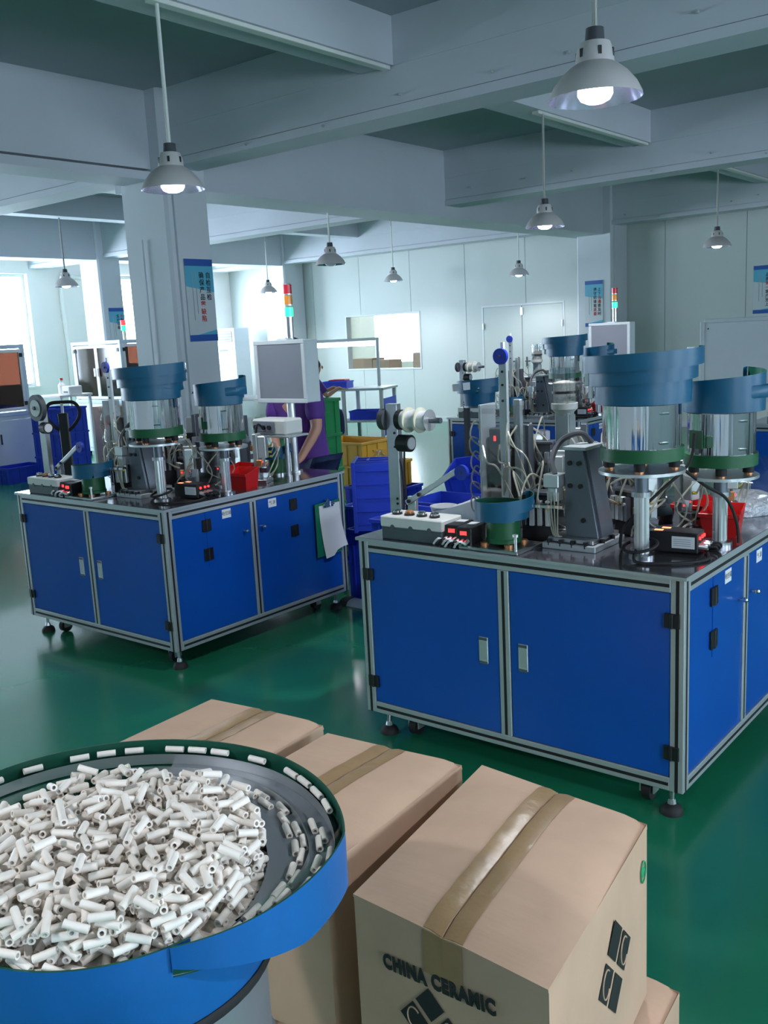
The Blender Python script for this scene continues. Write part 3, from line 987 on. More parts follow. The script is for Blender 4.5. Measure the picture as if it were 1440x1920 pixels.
MB().tube(spline([(0.01, 0.0, 0.28), (0.06, 0.06, 0.22), (0.11, 0.12, 0.17), (0.13, 0.17, 0.08), (0.135, 0.18, 0.006)], 6), 0.0055, 8).build('cord', 'black_rubber', t)

# slanted support bracket with base
t = top_thing('support_bracket', 'grey tapered steel bracket tower bolted to a stepped base {m}', 'bracket', 0.845, 0.265, rz=0.0)
MB().box(-0.115, 0.09, -0.115, 0.12, 0.0, 0.022).build('lower_plate', 'alu', t, bev=0.002)
MB().box(-0.10, 0.075, -0.10, 0.105, 0.024, 0.040).build('upper_plate', 'steel', t, bev=0.002)
for x, y in ((-0.09, -0.108), (-0.045, -0.108), (0.0, -0.108), (0.05, -0.108), (0.082, -0.04), (0.082, 0.04)):
    MB().cyl((x, y, 0.012), (x, y, 0.034), 0.008, seg=8).build('bolt', 'black_plastic', t)
MB().prism([(-0.050, 0.040), (0.075, 0.040), (0.020, 0.345), (-0.050, 0.345)], -0.06, -0.045, 'y').build('side_plate', 'bracket_grey', t, bev=0.001)
MB().prism([(-0.050, 0.040), (0.075, 0.040), (0.020, 0.345), (-0.050, 0.345)], 0.05, 0.065, 'y').build('side_plate', 'bracket_grey', t, bev=0.001)
MB().box(-0.050, -0.035, -0.045, 0.05, 0.040, 0.33).build('web_plate', 'steel', t)
MB().prism([(0.075, 0.041), (0.083, 0.041), (0.028, 0.345), (0.020, 0.345)], -0.045, 0.05, 'y').build('slant_plate', 'bracket_grey', t)
MB().box(-0.055, 0.032, -0.065, 0.07, 0.345, 0.357).build('top_plate', 'alu', t, bev=0.001)
for x, z in ((-0.03, 0.30), (0.005, 0.30), (-0.03, 0.22), (0.01, 0.22), (0.02, 0.10)):
    MB().cyl((x, -0.060, z), (x, -0.066, z), 0.0085, seg=10).build('bolt', 'black_plastic', t)
pm = MB().box(-0.115, -0.055, -0.10, -0.04, 0.215, 0.262).box(-0.10, -0.065, -0.095, -0.045, 0.165, 0.215).build('valve_block', 'alu_bright', t, bev=0.003)
for k in range(4):
    MB().tube(spline([(-0.10 + 0.014 * k, -0.095, 0.20), (-0.09 + 0.012 * k, -0.11, 0.13), (-0.075 + 0.006 * k, -0.105, 0.05), (-0.055 + 0.004 * k, -0.10, 0.045)], 6), 0.0028, 6).build('air_tube', 'tube_clear', pm)
MB().tube(spline([(-0.075, -0.085, 0.26), (-0.10, -0.06, 0.31), (-0.09, -0.01, 0.37), (-0.03, 0.02, 0.395), (0.0, 0.05, 0.36)], 7), 0.010, 8).build('cable_loop', 'dark_grey', t)

# clear hopper on its column
t = top_thing('parts_hopper', 'clear cylinder hopper with beige pellets on a column {m}', 'hopper', 0.60, 0.575)
MB().box(-0.030, 0.030, -0.025, 0.025, 0.0, 0.44).build('column', 'alu', t, bev=0.003)
MB().lathe([(0, 0.41), (0.020, 0.41), (0.028, 0.43), (0.050, 0.452), (0.052, 0.475), (0, 0.475)], seg=24).build('funnel', 'box_white', t)
MB().lathe([(0.046, 0.475), (0.046, 0.60), (0.049, 0.602), (0.049, 0.61), (0.044, 0.61), (0.044, 0.476)], seg=28).build('cylinder', 'clear_acrylic', t)
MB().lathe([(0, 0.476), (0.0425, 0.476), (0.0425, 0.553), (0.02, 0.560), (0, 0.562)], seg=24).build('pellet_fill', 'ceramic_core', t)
MB().lathe([(0.0465, 0.512), (0.0480, 0.512), (0.0480, 0.522), (0.0465, 0.522)], seg=28).build('band', 'black_plastic', t)
MB().box(0.03, 0.037, -0.018, 0.018, 0.36, 0.43).build('clamp', 'alu_bright', t)

# reel stand
t = top_thing('reel_stand', 'grey post carrying a two-flange cream tape reel, left end {m}', 'reel stand', 0.035, 0.215, on=(1, 3))
MB().box(-0.028, 0.028, -0.014, 0.014, 0.0, 0.50).build('post', 'steel', t, bev=0.002)
MB().cyl((-0.055, 0, 0.437), (-0.028, 0, 0.437), 0.043, seg=28).build('rear_knob', 'dark_grey', t)
MB().cyl((0.028, 0, 0.437), (0.05, 0, 0.437), 0.040, seg=28).build('brake_disc', 'black_plastic', t)
sp = MB()
for a, b in ((0.072, 0.080), (0.128, 0.136)):
    sp.cyl((a, 0, 0.437), (b, 0, 0.437), 0.050, seg=32)
sp = sp.build('spool_flange', 'spool_cream', t)
MB().cyl((0.05, 0, 0.437), (0.175, 0, 0.437), 0.036, seg=28).build('tape_roll', 'fog_plastic', sp)
MB().cyl((0.175, 0, 0.437), (0.178, 0, 0.437), 0.042, seg=28).build('front_disc', 'alu_bright', sp)
MB().cyl((0.178, 0, 0.437), (0.230, 0, 0.437), 0.011, seg=14).build('axle', 'steel_dark', sp)
mo = MB().cyl((0.030, -0.005, 0.345), (0.085, -0.005, 0.345), 0.034, seg=24).build('motor', 'black_plastic', t)
MB().cyl((0.085, -0.005, 0.345), (0.090, -0.005, 0.345), 0.024, seg=24).build('motor_cap', 'fog_plastic', mo)
MB().tube(spline([(0.05, -0.005, 0.312), (0.045, 0.0, 0.285), (0.035, 0.01, 0.24), (0.034, 0.015, 0.10), (0.034, 0.016, 0.005)], 5), 0.004, 6).build('motor_cable', 'black_rubber', t)
for z in (0.385, 0.33, 0.12, 0.10):
    MB().cyl((0.012, -0.014, z), (0.012, -0.017, z), 0.005, seg=8).build('bolt', 'black_plastic', t)
MB().box(-0.06, 0.02, -0.03, 0.03, 0.0, 0.016).build('foot_block', 'alu_bright', t, bev=0.002)
t = thing('reel_stand', 'grey post with a black ring reel and white hub, left end of the left machine', 'reel stand', (O2[0] + 0.03, O2[1] + 0.20, ZT))
MB().box(-0.030, 0.030, -0.014, 0.014, 0.0, 0.47).build('post', 'steel', t, bev=0.002)
MB().cyl((0.0, -0.014, 0.458), (0.0, -0.040, 0.458), 0.075, seg=40).build('ring', 'dark_grey', t)
hb = MB().cyl((0.0, -0.040, 0.458), (0.0, -0.044, 0.458), 0.048, seg=32).build('hub', 'paper_white', t)
MB().cyl((0.0, -0.044, 0.458), (0.0, -0.052, 0.458), 0.011, seg=14).build('axle', 'black_plastic', hb)
mo = MB().cyl((0.075, -0.02, 0.345), (0.03, -0.02, 0.345), 0.033, seg=24).build('motor', 'black_plastic', t)
MB().cyl((0.075, -0.02, 0.345), (0.079, -0.02, 0.345), 0.024, seg=24).build('motor_cap', 'fog_plastic', mo)

# dancer arm with blue guide wheel
t = top_thing('tape_guide', 'slanted aluminium arm with a blue guide wheel {m}', 'tape guide', 0.105, 0.235)
MB().box(-0.02, 0.02, -0.02, 0.0, 0.0, 0.13).build('upright', 'alu_bright', t, bev=0.002)
d = Vector((0.222, 0.0, 0.128))
a = math.atan2(d.z, d.x)
ln = d.length
MB().box(-0.02, ln + 0.01, -0.034, -0.022, -0.011, 0.011, Matrix.Translation((0, 0, 0.115)) @ Matrix.Rotation(-a, 4, 'Y')).build('arm', 'alu_bright', t, bev=0.002)
for k in (0.0, 0.06):
    MB().cyl((k * math.cos(a), -0.034, 0.115 + k * math.sin(a)), (k * math.cos(a), -0.042, 0.115 + k * math.sin(a)), 0.008, seg=10).build('pivot', 'black_plastic', t)
wx, wz = 0.256, 0.243
w = MB().cyl((wx, -0.040, wz), (wx, -0.024, wz), 0.029, seg=32).build('guide_wheel', 'blue_wheel', t)
MB().cyl((wx, -0.044, wz), (wx, -0.040, wz), 0.005, seg=8).build('wheel_axle', 'dark_grey', w)

# high guide wheel on a tall flat post
t = top_thing('guide_post', 'tall flat aluminium post topped by a blue guide wheel {m}', 'guide post', 0.45, 0.375)
MB().box(-0.018, 0.018, -0.008, 0.008, 0.0, 0.655).build('post', 'alu', t, bev=0.002)
for z in (0.5, 0.56, 0.61):
    MB().cyl((0, -0.008, z), (0, -0.011, z), 0.005, seg=8).build('bolt', 'black_plastic', t)
w = MB().cyl((0, -0.024, 0.668), (0, -0.010, 0.668), 0.030, seg=32).build('guide_wheel', 'blue_wheel', t)
MB().cyl((0, -0.028, 0.668), (0, -0.024, 0.668), 0.005, seg=8).build('wheel_axle', 'dark_grey', w)
MB().box(-0.006, 0.006, -0.006, 0.006, 0.655, 0.72).build('tip', 'paper_white', t)

# black press behind an acrylic guard
t = top_thing('press_unit', 'black vertical press unit behind a clear acrylic guard {m}', 'press', 0.42, 0.47)
MB().box(-0.11, 0.11, -0.06, 0.08, 0.0, 0.06).build('base_block', 'steel_dark', t, bev=0.003)
MB().box(-0.085, 0.02, -0.03, 0.05, 0.06, 0.385).build('body', 'black_plastic', t, bev=0.004)
MB().box(0.028, 0.085, -0.01, 0.03, 0.06, 0.40).build('slide_rail', 'bracket_grey', t, bev=0.003)
MB().box(0.03, 0.062, -0.03, -0.01, 0.16, 0.50).build('cylinder_body', 'alu', t, bev=0.003)
MB().box(-0.112, -0.100, -0.06, 0.05, 0.06, 0.48).build('side_plate', 'alu', t, bev=0.002)
MB().box(-0.10, 0.10, -0.068, -0.064, 0.10, 0.48).build('guard', 'clear_acrylic', t)
MB().box(-0.06, -0.052, -0.034, -0.03, 0.335, 0.355).build('indicator', 'led_red', t)
rnd = random.Random(5)
for k in range(7):
    x0 = rnd.uniform(-0.09, 0.08)
    z0 = rnd.uniform(0.28, 0.47)
    x1 = rnd.uniform(0.02, 0.19)
    MB().tube(spline([(x0, -0.072, z0), (x0 + rnd.uniform(-0.02, 0.05), -0.11, z0 - 0.06), ((x0 + x1) / 2 + 0.02, -0.12, z0 * 0.5 + 0.08), (x1, -0.09, 0.10), (x1, -0.05, 0.05)], 7), 0.0038, 6).build('air_tube', 'tube_clear', t)
for k in range(6):
    z = 0.09 + 0.06 * k
    MB().tube(spline([(-0.112, -0.03, z), (-0.15, -0.05 + rnd.uniform(-0.02, 0.02), z + 0.02), (-0.165, -0.04, z - 0.04), (-0.118, -0.02, z - 0.09 if z > 0.13 else 0.01)], 6), 0.0036, 6).build('air_tube', 'tube_clear', t)
    MB().cyl((-0.112, -0.03, z), (-0.13, -0.034, z), 0.008, seg=8).build('fitting', 'fitting_yellow' if k % 2 else 'alu_bright', t)

# indexing table and stations round it
t = top_thing('index_table', 'dark round indexing table at the middle {m}', 'turntable', 0.80, 0.80)
MB().lathe([(0, 0.0), (0.17, 0.0), (0.17, 0.03), (0.10, 0.05), (0.09, 0.185), (0, 0.185)], seg=32).build('drive', 'steel_dark', t)
MB().lathe([(0, 0.185), (0.20, 0.185), (0.20, 0.205), (0, 0.205)], seg=48).build('disc', 'dark_grey', t, bev=0.001)
for k in range(10):
    a = 2 * PI * k / 10
    x, y = 0.172 * math.cos(a), 0.172 * math.sin(a)
    MB().cbox((x, y, 0.222), (0.04, 0.03, 0.034)).build('nest', 'steel', t, bev=0.002)


def station(u, v, rz, seed, label, h=0.30):
    r = random.Random(seed)
    t = top_thing('assembly_station', label, 'pneumatic unit', u, v, rz=rz, group='pneumatic stations')
    MB().box(-0.05, 0.05, -0.045, 0.045, 0, 0.02).build('base_plate', 'steel', t, bev=0.002)
    MB().box(-0.035, 0.035, 0.005, 0.03, 0.02, h).build('upright', r.choice(('alu', 'steel_dark', 'bracket_grey')), t, bev=0.002)
    cy = MB().box(-0.022, 0.022, -0.04, 0.005, h * 0.5, h * 0.95).build('air_cylinder', 'alu_bright', t, bev=0.003)
    MB().cyl((0, -0.018, h * 0.30), (0, -0.018, h * 0.5), 0.006, seg=8).build('piston_rod', 'chrome', cy)
    MB().cbox((0, -0.022, h * 0.26), (0.05, 0.04, 0.03)).build('gripper', 'steel_dark', t, bev=0.002)
    MB().cbox((0.045, 0.0, h * 0.62), (0.022, 0.05, 0.06)).build('valve', 'black_plastic', t, bev=0.002)
    MB().cbox((-0.045, -0.01, h * 0.42), (0.02, 0.03, 0.035)).build('sensor', 'copper' if r.random() < 0.5 else 'dark_grey', t, bev=0.002)
    MB().cyl((-0.045, -0.026, h * 0.44), (-0.045, -0.030, h * 0.44), 0.004, seg=8).build('indicator', 'led_red', t)
    for k in range(3):
        x, z = r.uniform(-0.03, 0.04), h * r.uniform(0.5, 1.0)
        MB().cyl((x, -0.04, z), (x, -0.055, z), 0.006, seg=8).build('fitting', r.choice(('fitting_yellow', 'alu_bright', 'fitting_yellow')), t)
        MB().tube(spline([(x, -0.055, z), (x + r.uniform(-0.05, 0.05), -0.09, z + r.uniform(0.0, 0.06)), (x + r.uniform(-0.10, 0.10), -0.06, z * 0.5), (x + r.uniform(-0.07, 0.07), -0.03, 0.022)], 6), 0.0038, 6).build('air_tube', 'tube_clear', t)
    return t


station(0.66, 0.415, 0.3, 1, 'pneumatic unit with clear tubes between hopper and bracket tower {m}', 0.31)
station(1.00, 0.44, 0.7, 2, 'pneumatic unit with clear tubes just behind the tall feeder {m}', 0.24)
station(1.08, 0.60, 1.2, 3, 'pneumatic unit with clear tubes inward of the lower feeder {m}', 0.25)
station(1.15, 0.81, 2.0, 4, 'pneumatic unit with clear tubes at the back right {m}', 0.27)
station(0.75, 1.08, 3.1, 5, 'pneumatic unit with clear tubes at the back {m}', 0.34)
station(0.50, 0.90, -1.2, 6, 'pneumatic unit with clear tubes at the back left {m}', 0.36)
station(0.33, 0.86, -0.6, 7, 'pneumatic unit with clear tubes left of the press {m}', 0.33)

def manifold(u, v, rz, seed, label, h=0.14, w=0.12):
    r = random.Random(seed)
    t = top_thing('valve_manifold', label, 'valve block', u, v, rz=rz, group='valve manifolds')
    MB().box(-w / 2, w / 2, -0.03, 0.03, 0, h).build('block', r.choice(('steel_dark', 'black_plastic', 'dark_grey')), t, bev=0.003)
    MB().box(-w / 2 - 0.01, w / 2 + 0.01, -0.035, 0.035, h, h + 0.012).build('cover_plate', r.choice(('alu', 'steel', 'steel_dark')), t, bev=0.002)
    n = 4
    for k in range(n):
        x = -w / 2 + w * (k + 0.5) / n
        MB().box(x - 0.009, x + 0.009, -0.052, -0.03, h * 0.35, h * 0.9).build('valve', r.choice(('fog_plastic', 'steel_dark', 'alu_bright')), t, bev=0.002)
        MB().cyl((x, -0.052, h * 0.75), (x, -0.062, h * 0.75), 0.006, seg=8).build('fitting', r.choice(('fitting_yellow', 'alu_bright', 'copper')), t)
        z1 = h + r.uniform(0.04, 0.13)
        MB().tube(spline([(x, -0.062, h * 0.75), (x + r.uniform(-0.03, 0.03), -0.10, h), (x + r.uniform(-0.06, 0.06), -0.04, z1), (x + r.uniform(-0.10, 0.10), 0.03, h * 0.8), (x + r.uniform(-0.05, 0.05), 0.04, 0.004)], 6), 0.0036, 6).build('air_tube', 'tube_clear', t)
    return t


manifold(0.655, 0.27, 0.2, 11, 'dark valve block with looping clear tubes beside the small feeder {m}', 0.17)
manifold(0.73, 0.535, 0.9, 12, 'dark valve block with looping clear tubes right of the hopper {m}', 0.26)
manifold(0.90, 0.50, -0.4, 13, 'dark valve block with looping clear tubes behind the bracket tower {m}', 0.16, 0.09)
manifold(0.43, 0.66, 0.3, 14, 'dark valve block with looping clear tubes behind the press {m}', 0.30)
manifold(0.58, 1.06, 3.0, 15, 'dark valve block with looping clear tubes at the back edge {m}', 0.22)

# violet coiled air hose
t = top_thing('coiled_hose', 'violet coiled air hose arching above the indexing table {m}', 'hose', 0.80, 0.62, on=(1,))
pts = []
for i in range(220):
    s = i / 219
    c = Vector((-0.06 + 0.24 * s, 0.02 + 0.06 * s, 0.27 + 0.11 * math.sin(s * 2.2)))
    a = s * 2 * PI * 17
    pts.append(c + Vector((0, math.cos(a), math.sin(a))) * 0.010)
MB().tube(pts, 0.0038, 6).build('coil', 'tube_violet', t)
MB().box(-0.08, -0.06, 0.0, 0.05, 0.205, 0.30).build('end_block', 'steel_dark', t)
MB().box(0.17, 0.19, 0.06, 0.10, 0.205, 0.37).build('end_block', 'steel_dark', t)

# red parts bins
for j, (u, v, rz) in enumerate(((1.205, 0.615, 0.15), (1.06, 0.735, 0.0))):
    t = top_thing('parts_bin', 'small open red plastic bin, ' + ('outer one near the table edge' if j == 0 else 'inner one behind the cables') + ' {m}', 'bin', u, v, rz=rz, group='red parts bins', on=(1, 2, 3) if j == 0 else (1, 2))
    m = MB()
    m.box(-0.055, 0.055, -0.045, 0.05, 0.001, 0.004)
    m.add([(-0.055, -0.045, 0), (0.055, -0.045, 0), (0.07, -0.06, 0.085), (-0.07, -0.06, 0.085), (-0.052, -0.042, 0), (0.052, -0.042, 0), (0.067, -0.057, 0.085), (-0.067, -0.057, 0.085)], [(0, 1, 2, 3), (7, 6, 5, 4), (3, 2, 6, 7)])
    m.add([(-0.055, 0.05, 0), (0.055, 0.05, 0), (0.07, 0.06, 0.11), (-0.07, 0.06, 0.11), (-0.052, 0.047, 0), (0.052, 0.047, 0), (0.067, 0.057, 0.11), (-0.067, 0.057, 0.11)], [(3, 2, 1, 0), (4, 5, 6, 7), (7, 6, 2, 3)])
    for s in (-1, 1):
        m.add([(s * 0.055, -0.045, 0), (s * 0.055, 0.05, 0), (s * 0.07, 0.06, 0.11), (s * 0.07, -0.06, 0.085), (s * 0.052, -0.042, 0), (s * 0.052, 0.047, 0), (s * 0.067, 0.057, 0.11), (s * 0.067, -0.057, 0.085)], [(0, 1, 2, 3), (7, 6, 5, 4), (2, 6, 7, 3)])
    m.build('bin_body', 'red_plastic', t, fix=True)
    MB().box(-0.072, 0.072, -0.066, -0.058, 0.072, 0.088).build('front_lip', 'red_plastic', t, bev=0.002)

# copies for the other two machines
for root, lab, on in list(TOP):
    for k in on[1:]:
        o = {2: O2, 3: O3}[k]
        dup(root, (root.location.x - O1[0] + o[0], root.location.y - O1[1] + o[1], root.location.z), label=lab.format(m=M_DESC[k]))


# monitor box on a post with signal tower
def monitor(o, desc):
    t = thing('monitor_cabinet', 'grey monitor cabinet on a post, rear corner ' + desc, 'monitor', (o[0] + 1.06, o[1] + 1.165, ZT))
    MB().lathe([(0, 0), (0.045, 0), (0.045, 0.012), (0, 0.012)], seg=20).build('base_flange', 'alu_bright', t)
    MB().cyl((0, 0, 0.012), (0, 0, 0.415), 0.024, seg=20).build('post', 'alu_bright', t)
    sh = MB().box(-0.215, 0.185, -0.05, 0.06, 0.412, 0.765).build('shell', 'monitor_shell', t, bev=0.004)
    MB().box(-0.217, 0.187, -0.058, -0.050, 0.410, 0.435).box(-0.217, 0.187, -0.058, -0.050, 0.742, 0.767).box(-0.217, -0.190, -0.058, -0.050, 0.435, 0.742).box(0.160, 0.187, -0.058, -0.050, 0.435, 0.742).build('front_frame', 'monitor_shell', sh, bev=0.003)
    MB().box(-0.190, 0.160, -0.054, -0.050, 0.435, 0.742).build('front_panel', 'monitor_face', sh)
    MB().box(-0.05, 0.03, -0.03, 0.02, 0.765, 0.775).build('cable_cover', 'frame_blue', t)
    t2 = thing('signal_tower', 'red, amber and lit green signal tower above the monitor ' + desc, 'signal light', (o[0] + 1.06, o[1] + 1.20, ZT + 0.766), group='signal towers')
    MB().cyl((0, 0, 0), (0, 0, 0.125), 0.021, seg=20).build('pole', 'steel', t2)
    for z, m_, n in ((0.125, 'signal_green', 'green_lens'), (0.192, 'signal_amber', 'amber_lens'), (0.252, 'signal_red', 'red_lens')):
        MB().cyl((0, 0, z + 0.006), (0, 0, z + 0.056), 0.025, seg=22).build(n, m_, t2)
        MB().cyl((0, 0, z), (0, 0, z + 0.006), 0.0255, seg=22).build('ring', 'alu_bright', t2)
    MB().lathe([(0.025, 0.308), (0.020, 0.316), (0, 0.318)], seg=22).build('cap', 'alu_bright', t2)
    return t


monitor(O2, 'of the left machine')
monitor(O3, 'of the rear machine')
# white controller on a bracket of the left machine
t = thing('vision_controller', 'beige white controller box with dark connector face on the left machine', 'controller', (O2[0] + 1.11, O2[1] + 0.98, ZT))
MB().cyl((0.02, 0.06, 0), (0.02, 0.06, 0.235), 0.014, seg=14).build('stand', 'alu_bright', t)
MB().box(-0.14, 0.16, -0.06, 0.10, 0.235, 0.247).build('shelf', 'alu', t, bev=0.002)
bx = MB().box(-0.135, 0.13, -0.055, 0.09, 0.247, 0.335).build('box', 'box_white', t, bev=0.01)
MB().box(-0.12, 0.05, -0.062, -0.055, 0.262, 0.325).build('front_plate', 'monitor_face', bx, bev=0.004)
for x in (-0.095, -0.03, 0.015):
    MB().cyl((x, -0.062, 0.29), (x, -0.072, 0.29), 0.013, seg=12).build('connector', 'black_plastic', bx)
MB().tube(spline([(-0.03, -0.07, 0.29), (-0.04, -0.10, 0.31), (-0.055, -0.10, 0.25), (-0.05, -0.06, 0.20)], 6), 0.006, 8).build('cable', 'black_rubber', bx)
t = thing('bowl_feeder', 'small blue and green feeder below the beige controller, left machine', 'bowl feeder', (O2[0] + 1.02, O2[1] + 1.06, ZT))
MB().lathe([(0, 0), (0.05, 0), (0.05, 0.012), (0, 0.012)], seg=24).build('base_plate', 'steel', t)
MB().lathe([(0, 0.012), (0.055, 0.012), (0.055, 0.10), (0, 0.10)], seg=28).build('green_base', 'band_green', t)
bo, bi = spiral_bowl(0.07, 0.015, 0.10, 0.035, 1.2, R(-30))
b = bo.build('bowl', 'bowl_blue', t, fix=False)
bi.build('bowl_lining', 'bowl_green', b, fix=False)

# push button box on the edge machine at right
root = [r for r, l, o in TOP if r.name.startswith('control_box')][0]
dup(root, (O4[0] + 0.28, O4[1] + 0.12, ZT), label='white push button box on the machine at the right picture edge')

# bag of foil-bright parts on the near machine
t = thing('parts_bag', 'clear plastic bag of small shiny metal parts at the near machine back', 'bag', (O1[0] + 1.12, O1[1] + 1.09, ZT))
rnd = random.Random(3)


def blob(sx, sy, sz, seed, n=20, k=12, amp=0.10):
    r = random.Random(seed)
    ph = [r.uniform(0, 6.28) for _ in range(6)]
    m = MB()
    v, f = [], []
    for i in range(k + 1):
        th = (PI / 2) * i / k
        for j in range(n):
            a = 2 * PI * j / n
            w = 1 + amp * math.sin(3 * a + ph[0] + 2 * th) + amp * 0.7 * math.sin(5 * a + ph[1]) * math.cos(th) + amp * 0.5 * math.sin(7 * a + ph[2] + 4 * th)
            v.append((sx * math.cos(a) * math.cos(th) ** 0.6 * w, sy * math.sin(a) * math.cos(th) ** 0.6 * w, sz * math.sin(th) * (1 + 0.15 * math.sin(2 * a + ph[3]))))
    for i in range(k):
        for j in range(n):
            j2 = (j + 1) % n
            f.append((i * n + j, i * n + j2, (i + 1) * n + j2, (i + 1) * n + j))
    m.add(v, f)
    m.f.append(tuple(range(n - 1, -1, -1)))
    return m


blob(0.135, 0.16, 0.075, 4, amp=0.05).build('metal_parts', 'foil', t)
blob(0.16, 0.19, 0.20, 7, amp=0.12).build('film', 'film_clear', t)
t = thing('parts_bag', 'flat clear plastic bag lying behind the shiny parts bag', 'bag', (O1[0] + 0.80, O1[1] + 1.20, ZT))
blob(0.12, 0.10, 0.06, 14, amp=0.12).build('film', 'film_clear', t)

# clipboard hung on the left machine's side
t = thing('clipboard', 'green clipboard with white sheets hung on the left machine side', 'clipboard', (O2[0] + CW, O2[1] + 1.14, 0.52))
MB().box(0.010, 0.015, -0.105, 0.105, -0.16, 0.15).build('board', 'clip_green', t, bev=0.001)
v, f = [], []
for i in range(13):
    zz = 0.135 - 0.29 * i / 12
    for j in range(7):
        y = -0.075 + 0.175 * j / 6 + 0.03 * (i / 12) ** 2
        v.append((0.017 + 0.018 * (i / 12) ** 2 * (1 + 0.4 * math.sin(j)) * (0.4 + j / 6), y, zz - (0.02 if j < 3 else 0) * (i / 12) ** 3 + 0.03 * (j / 6) * (i / 12)))
for i in range(12):
    for j in range(6):
        f.append((i * 7 + j, i * 7 + j + 1, i * 7 + j + 8, i * 7 + j + 7))
MB().add(v, f).build('sheet', 'paper_white', t)
cl = MB().prism([(-0.045, 0.118), (0.045, 0.118), (0.03, 0.148), (0.012, 0.155), (0.008, 0.168), (-0.008, 0.168), (-0.012, 0.155), (-0.03, 0.148)], 0.016, 0.024, 'x').build('clip', 'chrome', t, bev=0.002)
for y in (-0.04, 0.04):
    MB().cyl((0.02, y - 0.008, 0.135), (0.02, y + 0.008, 0.135), 0.008, seg=10).build('spring', 'chrome', cl)
MB().cyl((0.0, 0, 0.16), (0.02, 0, 0.16), 0.003, seg=8).build('hook', 'steel', t)


# ------------------------------------------------------------------ foreground bowl feeder
FC = Vector((-0.930, 0.585, 0.0))
A0 = R(-18)
KR = [(0.0, 0.194), (0.08, 0.235), (0.17, 0.284), (0.3, 0.294), (0.5, 0.290), (0.75, 0.284), (1.0, 0.280)]
KZ = [(0.0, 0.984), (0.08, 0.990), (0.17, 1.000), (0.5, 1.022), (0.75, 1.030), (1.0, 1.040)]


def interp(tab, t):
    return float(np.interp(t, [a for a, b in tab], [b for a, b in tab]))


def fr(t):
    return interp(KR, t)


def fz(t):
    return interp(KZ, t)


def fp(t, r, z):
    a = A0 + 2 * PI * t
    return (r * math.cos(a), r * math.sin(a), z)


def ribbon(fa, fb, t0, t1, n=60):
    m = MB()
    v, f = [], []
    for i in range(n + 1):
        t = t0 + (t1 - t0) * i / n
        v += [fa(t), fb(t)]
        if i:
            k = 2 * i
            f.append((k - 2, k - 1, k + 1, k))
    return m.add(v, f)


ff = thing('bowl_feeder', 'large foreground bowl feeder full of white ceramic tubes, blue outside, green inside', 'bowl feeder', FC)
MB().lathe([(0, 0.0), (0.20, 0.0), (0.20, 0.02), (0.16, 0.03), (0, 0.03)], seg=40).build('floor_plate', 'steel_dark', ff)
MB().lathe([(0, 0.03), (0.10, 0.03), (0.10, 0.66), (0, 0.66)], seg=32).build('pedestal', 'alu', ff)
MB().lathe([(0, 0.66), (0.186, 0.66), (0.186, 0.70), (0.176, 0.70), (0.176, 0.872), (0, 0.872)], seg=56).build('drive_drum', 'track_grey', ff)
MB().lathe([(0.176, 0.866), (0.188, 0.866), (0.190, 0.872), (0.188, 0.879), (0.176, 0.879)], seg=56).build('rubber_ring', 'black_rubber', ff)
bd = MB().lathe([(0.176, 0.879), (0.186, 0.879), (0.1915, 0.90), (0.1925, 0.964), (0.1895, 0.964), (0.1885, 0.93), (0.0, 0.922)], seg=72).build('bowl', 'bowl_blue_front', ff)
# lining inside
MB().lathe([(0.1890, 0.964), (0.1875, 0.931), (0.0, 0.923)], seg=72).build('bowl_lining', 'bowl_green', bd)
fw = ribbon(lambda t: fp(t, 0.1925, 0.962), lambda t: fp(t, 0.1925, 0.984), 0.58, 1.02, 40).build('front_wall', 'bowl_blue_front', ff, fix=False)
ribbon(lambda t: fp(t, 0.1895, 0.962), lambda t: fp(t, 0.1895, 0.984), 0.58, 1.02, 40).build('front_wall_lining', 'bowl_green', fw, fix=False)
ribbon(lambda t: fp(t, 0.1895, 0.984), lambda t: fp(t, 0.1925, 0.984), 0.58, 1.02, 40).build('front_wall_lip', 'bowl_green', fw, fix=False)
# spiral wall outside and inside, and its lip
H = 0.070
e1 = 0.60
ow = ribbon(lambda t: fp(t, fr(t), fz(t) - H * min(1, 0.35 + t * 6)), lambda t: fp(t, fr(t), fz(t)), 0, e1, 90).build('outer_wall', 'bowl_blue_front', ff, fix=False)
ribbon(lambda t: fp(t, fr(t) - 0.0025, fz(t)), lambda t: fp(t, fr(t) - 0.0025, fz(t) - 0.036), 0, e1, 90).build('wall_lining', 'bowl_green', ow, fix=False)
ribbon(lambda t: fp(t, fr(t), fz(t)), lambda t: fp(t, fr(t) - 0.0025, fz(t)), 0, e1, 90).build('wall_lip', 'bowl_green', ow, fix=False)
ribbon(lambda t: fp(t, 0.191, fz(t) - H * min(1, 0.35 + t * 6) + 0.004), lambda t: fp(t, fr(t), fz(t) - H * min(1, 0.35 + t * 6)), 0, e1, 90).build('underside', 'bowl_blue_front', ow, fix=False)
MB().add([fp(0, 0.187, 0.955), fp(0, 0.196, 0.955), fp(0, 0.196, 0.985), fp(0, 0.187, 0.985)], [(0, 1, 2, 3)]).build('end_plate', 'bowl_blue_front', ow)
# track: steel part at the right, green further round
ribbon(lambda t: fp(t, 0.187, fz(t) - 0.030 + 0.003), lambda t: fp(t, fr(t) - 0.002, fz(t) - 0.034), 0.0, 0.40, 40).build('track', 'track_grey', ff, fix=False)
ribbon(lambda t: fp(t, 0.187, fz(t) - 0.030), lambda t: fp(t, fr(t) - 0.002, fz(t) - 0.036), 0.40, e1, 50).build('track', 'bowl_green', ff, fix=False)
ribbon(lambda t: fp(t, 0.1875, 0.955), lambda t: fp(t, 0.1875, fz(t) - 0.010 + 0.004), 0.42, e1, 50).build('inner_wall', 'bowl_green', ff, fix=False)
